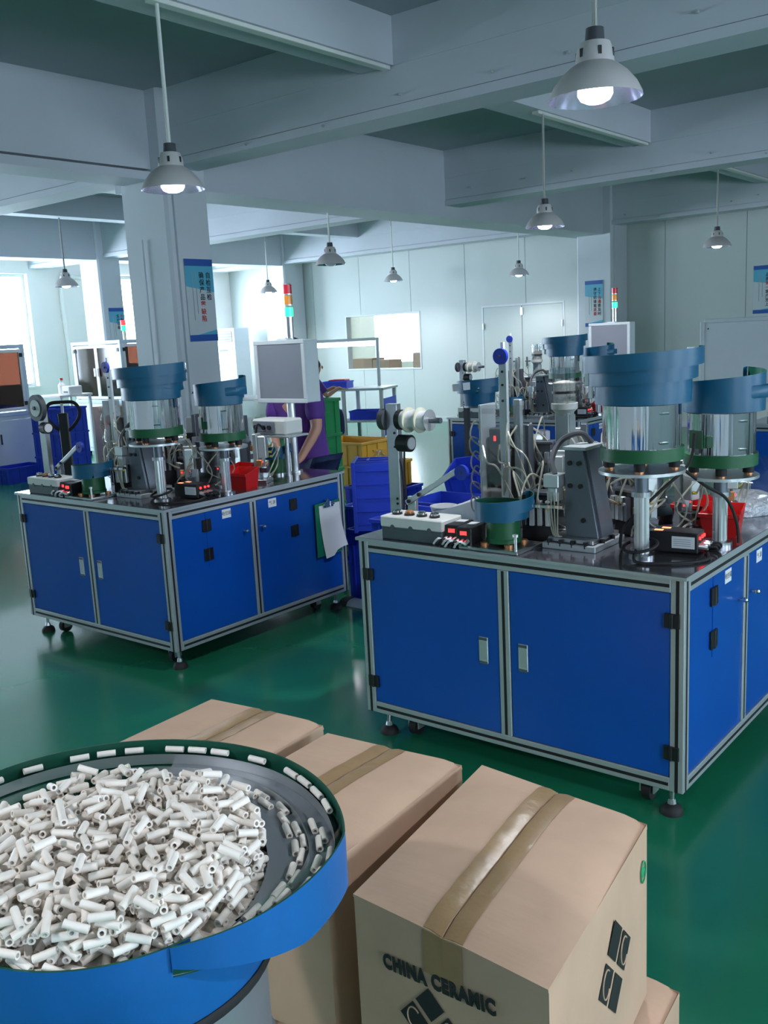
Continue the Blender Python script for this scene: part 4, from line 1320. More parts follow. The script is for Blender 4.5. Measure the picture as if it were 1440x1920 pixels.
# guide rails standing on the track
for q, t0, t1, hh, n in ((0.52, 0.13, 0.46, 0.013, 'guide_rail'), (0.86, 0.16, 0.60, 0.016, 'guide_rail')):
    ribbon(lambda t: fp(t, 0.188 + (fr(t) - 0.188) * q, fz(t) - 0.033), lambda t: fp(t, 0.188 + (fr(t) - 0.188) * q, fz(t) - 0.033 + hh), t0, t1, 50).build(n, 'alu_bright', ff, fix=False)
ribbon(lambda t: fp(t, fr(t) - 0.005, fz(t) - 0.028), lambda t: fp(t, fr(t) - 0.005, fz(t) + 0.014), 0.07, 0.2, 24).build('clear_guard', 'clear_acrylic', ff, fix=False)

# ------------------------------------------------------------------ ceramic tubes
TL, TR, TI = 0.0265, 0.0046, 0.0025


def tube_mesh():
    m = MB()
    n = 12
    v, f = [], []
    for x, r in ((-TL / 2, TI), (-TL / 2, TR), (TL / 2, TR), (TL / 2, TI)):
        for k in range(n):
            a = 2 * PI * k / n
            v.append((x, r * math.cos(a), r * math.sin(a)))
    for s in range(4):
        s2 = (s + 1) % 4
        for k in range(n):
            k2 = (k + 1) % n
            f.append((s * n + k, s * n + k2, s2 * n + k2, s2 * n + k))
    m.add(v, f)
    return m


tm = tube_mesh()
TUBE = tm.mesh('ceramic_tube', 'ceramic')
NV = np.array(tm.v)
rng = np.random.default_rng(11)
G = 0.0016
NG = 240
hx0 = -G * NG / 2
gx, gy = np.meshgrid((np.arange(NG) + 0.5) * G + hx0, (np.arange(NG) + 0.5) * G + hx0, indexing='ij')
gr = np.hypot(gx, gy)
RH = 0.190
Hf = 0.960 + 0.020 * np.clip(1 - (gr / RH) ** 2, 0, 1)
Hf0 = Hf.copy()
Hf[gr > RH] = 1.5
poses = []
sl = np.linspace(-0.5, 0.5, 13)
offs = np.linspace(-0.8, 0.8, 5)


def footprint(x, y, a):
    ca, sa = math.cos(a), math.sin(a)
    px = x + ca * sl[:, None] * TL - sa * offs[None, :] * TR
    py = y + sa * sl[:, None] * TL + ca * offs[None, :] * TR
    i = np.clip(((px - hx0) / G).astype(int), 0, NG - 1)
    j = np.clip(((py - hx0) / G).astype(int), 0, NG - 1)
    return i, j


arch = TR * (np.sqrt(1 - offs ** 2) - 1)
NT = 1180
tries = 0
while len(poses) < NT and tries < 60000:
    tries += 1
    best = None
    for _ in range(7):
        rr = RH * math.sqrt(rng.random())
        an = rng.random() * 2 * PI
        x, y, a = rr * math.cos(an), rr * math.sin(an), rng.random() * PI
        if math.hypot(x + math.cos(a) * TL / 2, y + math.sin(a) * TL / 2) > RH - 0.004 or math.hypot(x - math.cos(a) * TL / 2, y - math.sin(a) * TL / 2) > RH - 0.004:
            continue
        i, j = footprint(x, y, a)
        h = Hf[i, j] + arch[None, :]
        hm = h.max(axis=1)
        if hm.max() > 1.2:
            continue
        score = hm.mean() - (0.012 * (1 - (math.hypot(x, y) / RH) ** 2))
        if best is None or score < best[0]:
            best = (score, x, y, a, hm, i, j)
    if best is None:
        continue
    _, x, y, a, hm, i, j = best
    za, zb = hm[:7].max(), hm[6:].max()
    # tilt so that the tube rests on the highest point of each half
    sa_ = sl[int(np.argmax(hm[:7]))]
    sb_ = sl[6 + int(np.argmax(hm[6:]))]
    if sb_ - sa_ < 0.2:
        k = 0.0
        zc = max(za, zb)
    else:
        k = max(-0.32, min(0.32, (zb - za) / (sb_ - sa_) / TL))
        zc = za - sa_ * TL * k
        zc = max(zc, float((hm - sl * TL * k).max()) - 0.0012)
    zc += TR
    line = zc + sl * TL * k
    Hf[i, j] = np.maximum(Hf[i, j], line[:, None] + TR * np.sqrt(1 - offs[None, :] ** 2))
    poses.append((x, y, zc, a, math.atan(k)))


def pose_matrix(x, y, z, a, p):
    return Matrix.Translation((x, y, z)) @ Matrix.Rotation(a, 4, 'Z') @ Matrix.Rotation(-p, 4, 'Y')


# how much of each tube lies on top: the ones at the surface become single objects
vis = []
for x, y, z, a, p in poses:
    i, j = footprint(x, y, a)
    line = z + sl * TL * math.tan(p) + TR
    vis.append(float((Hf[i[:, 2], j[:, 2]] - line < 0.002).mean()))
# tubes riding on the track
track = []
for q, t0, t1, n in ((0.20, 0.04, 0.12, 5), (0.32, 0.07, 0.36, 18), (0.44, 0.06, 0.30, 13), (0.66, 0.08, 0.24, 12), (0.76, 0.12, 0.22, 8), (0.93, 0.22, 0.60, 20)):
    for k in range(n):
        t = t0 + (t1 - t0) * (k + 0.5 * rng.random()) / n
        r = 0.188 + (fr(t) - 0.188) * q + rng.uniform(-0.003, 0.003)
        a = A0 + 2 * PI * t
        zt = fz(t) - 0.031 - 0.004 * q + TR + 0.0012
        if q > 0.9:
            zt += 0.018
            r = fr(t) - 0.011
        if any(math.hypot(r * math.cos(a) - w[0], r * math.sin(a) - w[1]) < (0.0265 if abs(q - w[5]) < 0.01 else 0.0085) for w in track):
            continue
        ra = 0.188 + (fr(t + 0.01) - 0.188) * q
        rb = 0.188 + (fr(t - 0.01) - 0.188) * q
        if q > 0.9:
            ra, rb = fr(t + 0.01) - 0.011, fr(t - 0.01) - 0.011
        aa, ab = a + 0.02 * PI, a - 0.02 * PI
        hd = math.atan2(ra * math.sin(aa) - rb * math.sin(ab), ra * math.cos(aa) - rb * math.cos(ab))
        track.append((r * math.cos(a), r * math.sin(a), zt, hd + rng.uniform(-0.06, 0.06), 0.04, q))
track = [w[:5] for w in track]
order = sorted(range(len(poses)), key=lambda k: -vis[k] - 0.12 * (poses[k][0] * 0.82 - poses[k][1] * 0.57) / RH)
single = [poses[k] for k in order[:300 - len(track)]]
rest = [poses[k] for k in order[300 - len(track):]]
for w in track:
    o = bpy.data.objects.new('ceramic_tube', TUBE)
    COL.objects.link(o)
    o.matrix_world = Matrix.Translation(FC) @ pose_matrix(*w)
    tag(o, 'small hollow white ceramic tube lying on the track of the foreground bowl', 'ceramic tube', 'ceramic tubes on the bowl track')
for w in single:
    o = bpy.data.objects.new('ceramic_tube', TUBE)
    COL.objects.link(o)
    o.matrix_world = Matrix.Translation(FC) @ pose_matrix(*w)
    tag(o, 'small hollow white ceramic tube on top of the heap in the foreground bowl', 'ceramic tube', 'ceramic tubes on the heap')


def tube_heap(name, plist, m, parent=None, loc=None):
    fl = np.array(tm.f)
    V, F = [], []
    for n_, w in enumerate(plist):
        M = np.array(pose_matrix(*w))
        V.append(NV @ M[:3, :3].T + M[:3, 3])
        F.append(fl + n_ * len(NV))
    me = bpy.data.meshes.new(name)
    me.from_pydata(np.concatenate(V).tolist(), [], np.concatenate(F).tolist())
    me.shade_smooth()
    me.set_sharp_from_angle(angle=0.6)
    me.materials.append(MATS[m])
    o = bpy.data.objects.new(name, me)
    COL.objects.link(o)
    if parent:
        o.parent = parent
    if loc is not None:
        o.location = loc
    return o


o = tube_heap('ceramic_tube_heap', rest, 'ceramic', loc=FC)
tag(o, 'heap of white ceramic tubes filling the foreground bowl', 'ceramic tubes')
o['kind'] = 'stuff'
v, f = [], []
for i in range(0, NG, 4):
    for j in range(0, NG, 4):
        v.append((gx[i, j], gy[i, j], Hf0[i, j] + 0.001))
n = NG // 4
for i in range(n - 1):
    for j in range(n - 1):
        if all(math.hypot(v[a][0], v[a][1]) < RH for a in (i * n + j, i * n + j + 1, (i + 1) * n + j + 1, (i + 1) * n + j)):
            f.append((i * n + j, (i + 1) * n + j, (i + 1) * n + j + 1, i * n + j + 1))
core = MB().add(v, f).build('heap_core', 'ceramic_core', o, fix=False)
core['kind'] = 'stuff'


# ------------------------------------------------------------------ cartons
def carton(label, quad, z0, z1, text=False, logo=False, bulge=0.012, tape_down=0.07, seed=0, group='cardboard cartons', mark=True):
    A, B, C_, D = [Vector((p[0], p[1], 0)) for p in quad]
    c = (A + B + C_ + D) / 4
    t = thing('carton', label, 'carton', (c.x, c.y, z0), group=group)
    r = random.Random(seed)
    A, B, C_, D = A - c, B - c, C_ - c, D - c
    h = z1 - z0
    # side walls, slightly swollen
    sides = ((A, B), (B, C_), (C_, D), (D, A))
    m = MB()
    for P0, P1 in sides:
        nrm = (P1 - P0).cross(Vector((0, 0, 1))).normalized()
        v, f = [], []
        nu, nw = 8, 6
        for i in range(nu + 1):
            for j in range(nw + 1):
                s, w = i / nu, j / nw
                p = P0.lerp(P1, s) + nrm * (bulge * 0.28 * math.sin(PI * s) * math.sin(PI * w)) + Vector((0, 0, h * w))
                v.append(p)
        for i in range(nu):
            for j in range(nw):
                k = i * (nw + 1) + j
                f.append((k, k + nw + 1, k + nw + 2, k + 1))
        m.add(v, f)
    m.add([A, B, C_, D], [(3, 2, 1, 0)])
    m.build('body', 'cardboard', t, fix=False)
    # two top flaps that meet along the middle

    def top(s, w, lift=0.0):
        p = A.lerp(B, s).lerp(D.lerp(C_, s), w)
        edge = max(0.0, 4 * s * (1 - s) * 4 * w * (1 - w))
        z = h + bulge * (edge ** 0.6) + 0.0018 * math.sin(9 * w + seed) * math.sin(PI * s) - 0.003 * math.exp(-((s - 0.5) / 0.02) ** 2)
        z -= 0.010 * (max(0, s - 0.85) / 0.15) ** 2 * w
        return p + Vector((0, 0, z + lift))
    for s0, s1 in ((0.0, 0.497), (0.503, 1.0)):
        v, f = [], []
        nu, nw = 8, 14
        for i in range(nu + 1):
            for j in range(nw + 1):
                v.append(top(s0 + (s1 - s0) * i / nu, -0.004 + 1.008 * j / nw, 0.004))
        for i in range(nu):
            for j in range(nw):
                k = i * (nw + 1) + j
                f.append((k, k + nw + 1, k + nw + 2, k + 1))
        # skirt for thickness
        edge = [j for j in range(nw + 1)] + [i * (nw + 1) + nw for i in range(1, nu + 1)] + [nu * (nw + 1) + j for j in range(nw - 1, -1, -1)] + [i * (nw + 1) for i in range(nu - 1, 0, -1)]
        base = len(v)
        for e in edge:
            v.append(v[e] - Vector((0, 0, 0.005)))
        for q in range(len(edge)):
            q2 = (q + 1) % len(edge)
            f.append((edge[q], edge[q2], base + q2, base + q))
        MB().add(v, f).build('flap', 'cardboard', t)
    # the slit between the flaps is dark card
    MB().add([top(0.49, 0.0, -0.004), top(0.51, 0.0, -0.004), top(0.51, 1.0, -0.004), top(0.49, 1.0, -0.004)], [(0, 1, 2, 3)]).build('inner_flap', 'cardboard_edge', t, fix=False)
    # tape along the seam and over both ends
    tw = 0.075 / max((B - A).length, 0.1) / 1.0
    v, f = [], []
    nw = 24
    SO = (-0.5, -0.25, -0.022, 0.022, 0.25, 0.5)
    for j in range(nw + 1):
        for i in range(6):
            s = 0.5 + tw * SO[i]
            v.append(top(s, j / nw, 0.0052 + (0.0006 * math.sin(17 * j + 2 * i))))
    nf = (B - A).cross(Vector((0, 0, 1))).normalized()
    for j in range(nw):
        for i in (0, 1, 3, 4):
            k = j * 6 + i
            f.append((k, k + 1, k + 7, k + 6))
    base = len(v)
    for q in range(2):
        for i in range(6):
            s = 0.5 + tw * SO[i]
            p = A.lerp(B, s) + nf * (0.0025 + (0.0022 * q))
            v.append(Vector((p.x, p.y, h + 0.002 - tape_down * q)))
    for i in range(5):
        f.append((i, i + 1, base + i + 1, base + i))
        f.append((base + i, base + i + 1, base + 7 + i, base + 6 + i))
    MB().add(v, f).build('packing_tape', 'tape', t, fix=False)
    # printing
    ux = (B - A).normalized()
    FM = Matrix((ux, Vector((0, 0, 1)), nf)).transposed().to_4x4()
    ry = (C_ - B).normalized()
    nr = ry.cross(Vector((0, 0, 1))).normalized()
    RM = Matrix((ry, Vector((0, 0, 1)), nr)).transposed().to_4x4()

    def onto(Mx, O, s, z, out=0.0052):
        q = Mx.copy()
        d = Vector(Mx.col[0][:3])
        nn = Vector(Mx.col[2][:3])
        q.translation = O + d * s + Vector((0, 0, h + z)) + nn * out
        return q

    def emblem(Mx, sc=1.4):
        Mx = Mx @ Matrix.Diagonal((sc, sc, 1, 1))
        g = 0.0035
        s = 0.029
        q = Mx @ Matrix.Rotation(R(45), 4, 'Z')
        for k, (dx, dy) in enumerate(((-1, 1), (1, 1), (-1, -1), (1, -1))):
            x0, x1 = (g, g + s) if dx > 0 else (-g - s, -g)
            y0, y1 = (g, g + s) if dy > 0 else (-g - s, -g)
            MB().box(x0, x1, y0, y1, 0, 0.0004, q).build('emblem_square', 'print_black', t, smooth=False)
        for dx in (-1, 1):
            cx = dx * (g + s / 2) * 1.41421
            pts = [(cx + 0.0095 * math.cos(a), 0.013 * math.sin(a), 0.0008) for a in np.linspace(0.7, 2 * PI - 0.7, 20)]
            MB().tube([Mx @ Vector(p) for p in pts], 0.0013, 5).build('emblem_letter', 'cardboard', t)
    if text:
        text_obj('printed_name', 'CHINA CERAMIC', 0.034, 'print_black', t, onto(FM, A, 0.173, -0.078) @ Matrix.Rotation(R(5), 4, 'Z'), bold=0.052, sx=0.76, spacing=1.15)
        emblem(onto(FM, A, 0.160, -0.158) @ Matrix.Rotation(R(4), 4, 'Z'))
    if logo:
        emblem(onto(RM, B, 0.285, -0.150), 1.9)
    if mark:
        q = onto(RM, B, (C_ - B).length * 0.93, -0.075, 0.003)
        MB().tube([q @ Vector((0.014 * math.cos(a), 0.020 * math.sin(a), 0.0004)) for a in np.linspace(0, 2 * PI, 25)[:-1]], 0.0016, 5, closed=True).cyl(q @ Vector((0, 0, 0)), q @ Vector((0, 0, 0.0006)), 0.010, seg=16).build('green_mark', 'print_green', t)
    return t


Q1 = ((-0.945, 1.030), (-0.575, 1.010), (-0.645, 1.500), (-1.020, 1.530))
carton('cardboard carton printed CHINA CERAMIC, nearest, on top of its stack', Q1, 0.352, 0.70, text=True, logo=True, bulge=0.016, seed=1)
carton('cardboard carton underneath the one printed CHINA CERAMIC', ((-0.935, 1.055), (-0.560, 1.045), (-0.605, 1.560), (-0.985, 1.565)), 0.0, 0.335, seed=2)
Q2 = ((-1.385, 1.020), (-1.035, 1.060), (-1.060, 1.515), (-1.405, 1.475))
carton('middle cardboard carton of the top row, between two others', Q2, 0.352, 0.70, bulge=0.008, seed=3)
carton('cardboard carton underneath the middle one of the row', ((-1.40, 1.03), (-1.03, 1.05), (-1.05, 1.53), (-1.42, 1.50)), 0.0, 0.335, bulge=0.006, seed=4)
Q3 = ((-1.775, 1.010), (-1.425, 1.035), (-1.450, 1.510), (-1.800, 1.470))
carton('cardboard carton furthest left of the top row, shiny tape, behind the bowl', Q3, 0.352, 0.70, bulge=0.006, seed=5)
carton('cardboard carton underneath the leftmost one of the row', ((-1.79, 1.02), (-1.44, 1.03), (-1.46, 1.52), (-1.81, 1.49)), 0.0, 0.335, bulge=0.004, seed=6)


# ------------------------------------------------------------------ crates
def make_crate(name, label, cat, w, d, h, m, ribs=True, group=None):
    t = thing(name, label, cat, group=group)
    th = 0.006
    b = MB()
    b.box(-w / 2, w / 2, -d / 2, d / 2, 0, 0.008)
    b.box(-w / 2, w / 2, -d / 2, -d / 2 + th, 0.008, h).box(-w / 2, w / 2, d / 2 - th, d / 2, 0.008, h)
    b.box(-w / 2, -w / 2 + th, -d / 2 + th, d / 2 - th, 0.008, h).box(w / 2 - th, w / 2, -d / 2 + th, d / 2 - th, 0.008, h)
    b.build('shell', m, t, smooth=False)
    b = MB()
    e = 0.010
    b.box(-w / 2 - e, w / 2 + e, -d / 2 - e, -d / 2, h - 0.022, h).box(-w / 2 - e, w / 2 + e, d / 2, d / 2 + e, h - 0.022, h)
    b.box(-w / 2 - e, -w / 2, -d / 2, d / 2, h - 0.022, h).box(w / 2, w / 2 + e, -d / 2, d / 2, h - 0.022, h)
    b.build('rim', m, t, bev=0.002)
    if ribs:
        for s in (-1, 1):
            for k in range(5):
                x = -w / 2 + w * (k + 0.5) / 5
                y0, y1 = sorted((s * d / 2, s * (d / 2 + 0.007)))
                MB().box(x - 0.005, x + 0.005, y0, y1, 0.0, h - 0.022).build('rib', m, t)
            for k in range(3):
                y = -d / 2 + d * (k + 0.5) / 3
                x0, x1 = sorted((s * w / 2, s * (w / 2 + 0.007)))
                MB().box(x0, x1, y - 0.005, y + 0.005, 0.0, h - 0.022).build('rib', m, t)
        for s in (-1, 1):
            x0, x1 = sorted((s * w / 2, s * (w / 2 + 0.009)))
            MB().box(x0, x1, -d * 0.16, d * 0.16, h * 0.55, h * 0.62).build('hand_grip', m, t)
    return t


CG = 'plastic crates between the machines'


def put(t, loc, rz=0, label=None, tilt=None):
    t.location = loc
    t.rotation_euler = tilt or (0, 0, rz)
    if label:
        t['label'] = label
    return t


# pallet with crates right of the left machine
pl = thing('plastic_pallet', 'blue plastic pallet on the floor between the two front machines', 'pallet', (-4.50, 5.40, 0))
m = MB()
for k in range(9):
    MB().box(-0.5 + k * 0.112, -0.5 + k * 0.112 + 0.095, -0.5, 0.5, 0.13, 0.15).build('deck_slat', 'blue_plastic', pl)
for x in (-0.45, 0.0, 0.45):
    for y in (-0.45, 0.0, 0.45):
        MB().box(x - 0.05, x + 0.05, y - 0.05, y + 0.05, 0.02, 0.13).build('block', 'blue_plastic', pl)
for y in (-0.45, 0.0, 0.45):
    MB().box(-0.5, 0.5, y - 0.05, y + 0.05, 0.0, 0.02).build('runner', 'blue_plastic', pl)

blue = make_crate('plastic_crate', 'x', 'crate', 0.56, 0.38, 0.20, 'blue_plastic', group=CG)
put(blue, (-4.34, 5.36, 0.15), 0, 'blue crate heaped with beige ceramic parts, beside the left machine')
rnd2 = np.random.default_rng(4)


def small_heap(parent, w, d, z, n, name='ceramic_parts', amp=0.03):
    pl_ = []
    for _ in range(n):
        x, y = rnd2.uniform(-w / 2, w / 2), rnd2.uniform(-d / 2, d / 2)
        zz = z + amp * (1 - (2 * x / w) ** 2) * (1 - (2 * y / d) ** 2) + rnd2.uniform(0, 0.006)
        pl_.append((x, y, zz, rnd2.uniform(0, PI), rnd2.uniform(-0.4, 0.4)))
    o = tube_heap(name, pl_, 'ceramic')
    o['kind'] = 'stuff'
    o.location = parent.location
    o.rotation_euler = parent.rotation_euler
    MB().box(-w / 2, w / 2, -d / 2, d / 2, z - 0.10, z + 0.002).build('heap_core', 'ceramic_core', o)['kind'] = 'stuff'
    return o


tag(small_heap(blue, 0.52, 0.34, 0.172, 260), 'beige ceramic parts heaped in the blue crate by the left machine', 'ceramic parts')
# upright blue crate
b2 = make_crate('plastic_crate', 'x', 'crate', 0.40, 0.30, 0.22, 'blue_plastic', group=CG)
put(b2, (-3.50, 4.37, 0.654), label='blue crate standing on end beside the yellow crates', tilt=(0, R(-90), R(35)))
b2s = make_crate('plastic_crate', 'blue crate under the blue crate standing on end', 'crate', 0.46, 0.32, 0.44, 'blue_plastic', group=CG)
put(b2s, (-3.50, 4.37, 0.0), 0)
# crates at the near machine's left
s0 = make_crate('plastic_crate', 'x', 'crate', 0.56, 0.40, 0.30, 'blue_plastic', group=CG)
put(s0, (-2.86, 3.94, 0.0), 0.0, 'lowest blue crate of the stack left of the near machine')
s1 = make_crate('plastic_crate', 'x', 'crate', 0.56, 0.40, 0.34, 'blue_plastic', group=CG)
put(s1, (-2.86, 3.94, 0.302), 0.0, 'blue crate holding beige parts and the white scoop')
tag(small_heap(s1, 0.53, 0.37, 0.29, 330), 'beige ceramic parts under the white scoop', 'ceramic parts')
s2 = make_crate('plastic_crate', 'x', 'crate', 0.56, 0.40, 0.26, 'blue_plastic', group=CG)
put(s2, (-3.42, 4.96, 0.0), 0.0, 'lower blue crate in the row behind the scoop')
s3 = make_crate('plastic_crate', 'x', 'crate', 0.56, 0.40, 0.26, 'blue_plastic', group=CG)
put(s3, (-3.42, 4.96, 0.262), 0.0, 'upper blue crate with a few beige parts, behind the scoop')
tag(small_heap(s3, 0.5, 0.34, 0.16, 120), 'few beige ceramic parts in the crate behind the scoop', 'ceramic parts')
s4 = make_crate('plastic_crate', 'x', 'crate', 0.50, 0.36, 0.30, 'blue_plastic', group=CG)
put(s4, (-3.72, 5.80, 0.0), 0.1, 'blue crate on the floor between the yellow crates and rear machine')
s5 = make_crate('plastic_crate', 'x', 'crate', 0.50, 0.36, 0.26, 'blue_plastic', group=CG)
put(s5, (-3.72, 5.80, 0.385), label='tilted blue crate on top, behind the guide wheel', tilt=(R(14), R(-8), 0.3))
# white scoop
sc = thing('measuring_scoop', 'translucent white plastic scoop lying on beige parts in a blue crate', 'scoop', (-2.76, 3.87, 0.628))
MB().lathe([(0, 0.0), (0.048, 0.0), (0.068, 0.085), (0.071, 0.086), (0.071, 0.090), (0.066, 0.090), (0.046, 0.004), (0, 0.004)], seg=36).build('cup', 'fog_plastic', sc)
MB().tube([(0.06, 0.0, 0.082), (0.10, 0.03, 0.095), (0.17, 0.08, 0.125)], 0.011, 10).build('handle', 'fog_plastic', sc)
# yellow crates
yb = make_crate('plastic_crate', 'x', 'crate', 0.60, 0.44, 0.21, 'yellow_plastic', group=CG)
put(yb, (-5.68, 6.55, 0.02), 0, 'lowest yellow crate of the stack behind the left machine')
put(dup(yb), (-5.68, 6.55, 0.232), 0, 'middle yellow crate of the stack behind the left machine')
put(dup(yb), (-5.68, 6.55, 0.444), 0, 'top yellow crate of the stack behind the left machine')
dl = thing('dolly', 'low blue wheeled board under the yellow crates', 'dolly', (-5.68, 6.55, 0))
MB().box(-0.28, 0.28, -0.2, 0.2, 0.008, 0.02).build('board', 'blue_plastic', dl)
for x in (-0.22, 0.22):
    for y in (-0.15, 0.15):
        MB().cyl((x - 0.01, y, 0.006), (x + 0.01, y, 0.006), 0.006, seg=8).build('wheel', 'black_rubber', dl)
y2 = make_crate('plastic_crate', 'x', 'crate', 0.36, 0.28, 0.20, 'yellow_plastic', group=CG)
s6 = make_crate('plastic_crate', 'x', 'crate', 0.50, 0.36, 0.26, 'blue_plastic', group=CG)
put(s6, (-4.70, 5.77, 0.15), 0, 'blue crate carrying the small yellow crate')
put(y2, (-4.68, 5.75, 0.412), 0.1, 'small yellow crate above the blue crate of ceramic parts')
bg = MB()
bag = thing('parts_bag', 'pale plastic bag sticking out of the small yellow crate', 'bag', (-4.70, 5.75, 0.422))
blob(0.12, 0.09, 0.24, 21, amp=0.1).build('film', 'film_clear', bag)
blob(0.11, 0.08, 0.15, 22, amp=0.05).build('parts', 'cardboard', bag)
# green crate stack
g0 = make_crate('plastic_crate', 'x', 'crate', 0.36, 0.32, 0.25, 'green_plastic', group=CG)
GL = ['lowest green crate of the tall stack behind the person', 'second green crate from the floor in the tall stack', 'third green crate from the floor in the tall stack', 'top green crate of the tall stack behind the person']
for k in range(4):
    put(g0 if k == 0 else dup(g0), (-4.74, 4.98, 0.152 + 0.252 * k), 0.0, GL[k])

# floor trunking
ct = thing('cable_cover', 'white half round cable cover strip on the floor between the machines', 'cable cover', (-3.44, 4.13, 0))
MB().prism([(-0.06, 0), (0.06, 0), (0.045, 0.022), (0.02, 0.032), (-0.02, 0.032), (-0.045, 0.022)], -0.26, 0.30, 'x').build('strip', 'fog_plastic', ct)
MB().prism([(-0.063, 0), (0.063, 0), (0.047, 0.024), (0.02, 0.034), (-0.02, 0.034), (-0.047, 0.024)], -0.27, -0.21, 'x').build('end_piece', 'dark_grey', ct)

# ------------------------------------------------------------------ floor-standing feeder before the rear machine
t = thing('bowl_feeder', 'floor standing blue bowl feeder with white cards, before the rear machine', 'bowl feeder', (-4.30, 6.60, 0))
MB().lathe([(0, 0), (0.16, 0), (0.16, 0.02), (0, 0.02)], seg=28).build('floor_plate', 'steel_dark', t)
MB().box(-0.11, -0.07, -0.08, -0.04, 0.02, 0.96).box(0.07, 0.11, -0.08, -0.04, 0.02, 0.96).build('stand_leg', 'dark_grey', t)
MB().box(-0.02, 0.02, 0.05, 0.09, 0.02, 0.96).build('stand_leg', 'dark_grey', t)
MB().lathe([(0, 0.96), (0.13, 0.96), (0.13, 0.975), (0, 0.975)], seg=32).build('top_plate', 'steel_dark', t)
MB().lathe([(0, 0.975), (0.125, 0.975), (0.135, 1.09), (0, 1.09)], seg=40).build('drum', 'bowl_blue', t)
bo, bi = spiral_bowl(0.150, 0.045, 1.085, 0.055, 1.3, R(-60))
b = bo.build('bowl', 'bowl_blue', t, fix=False)
bi.build('bowl_lining', 'bowl_green', b, fix=False)
for a, z in ((-95, 1.135), (-52, 1.150)):
    MB().box(0.168, 0.171, -0.065, 0.065, z - 0.03, z + 0.03, Matrix.Rotation(R(a), 4, 'Z') @ Matrix.Rotation(R(4), 4, 'X')).build('card', 'paper_white', b)


# ------------------------------------------------------------------ pallet jack
t = thing('pallet_jack', 'black pallet jack with looped pull handle behind the left machine', 'pallet jack', (-6.35, 4.02, 0), R(40))
loop = [(0.0, 0, 0.98), (0.06, 0, 1.02), (0.115, 0, 1.09), (0.125, 0, 1.15), (0.09, 0, 1.205), (0.0, 0, 1.212), (-0.09, 0, 1.205), (-0.125, 0, 1.15), (-0.115, 0, 1.09), (-0.06, 0, 1.02)]
lp = spline(loop + [loop[0]], 5)[:-1]
MB().tube(lp, 0.013, 8, closed=True).build('handle_loop', 'black_rubber', t)
MB().box(-0.035, 0.035, -0.02, 0.02, 0.22, 1.13).build('tiller', 'black_plastic', t, bev=0.005)
MB().box(-0.008, 0.008, -0.01, 0.01, 1.13, 1.205).build('release_lever', 'steel', t)
MB().box(-0.10, 0.10, -0.06, 0.10, 0.10, 0.30).build('pump', 'dark_grey', t, bev=0.01)
for x in (-0.05, 0.05):
    MB().cyl((x - 0.025, 0, 0.09), (x + 0.025, 0, 0.09), 0.09, seg=24).build('steer_wheel', 'black_rubber', t)
for x in (-0.19, 0.19):
    MB().box(x - 0.075, x + 0.075, 0.10, 1.05, 0.08, 0.12).build('fork', 'dark_grey', t, bev=0.004)
    MB().cyl((x - 0.04, 0.95, 0.04), (x + 0.04, 0.95, 0.04), 0.04, seg=16).build('fork_roller', 'black_rubber', t)


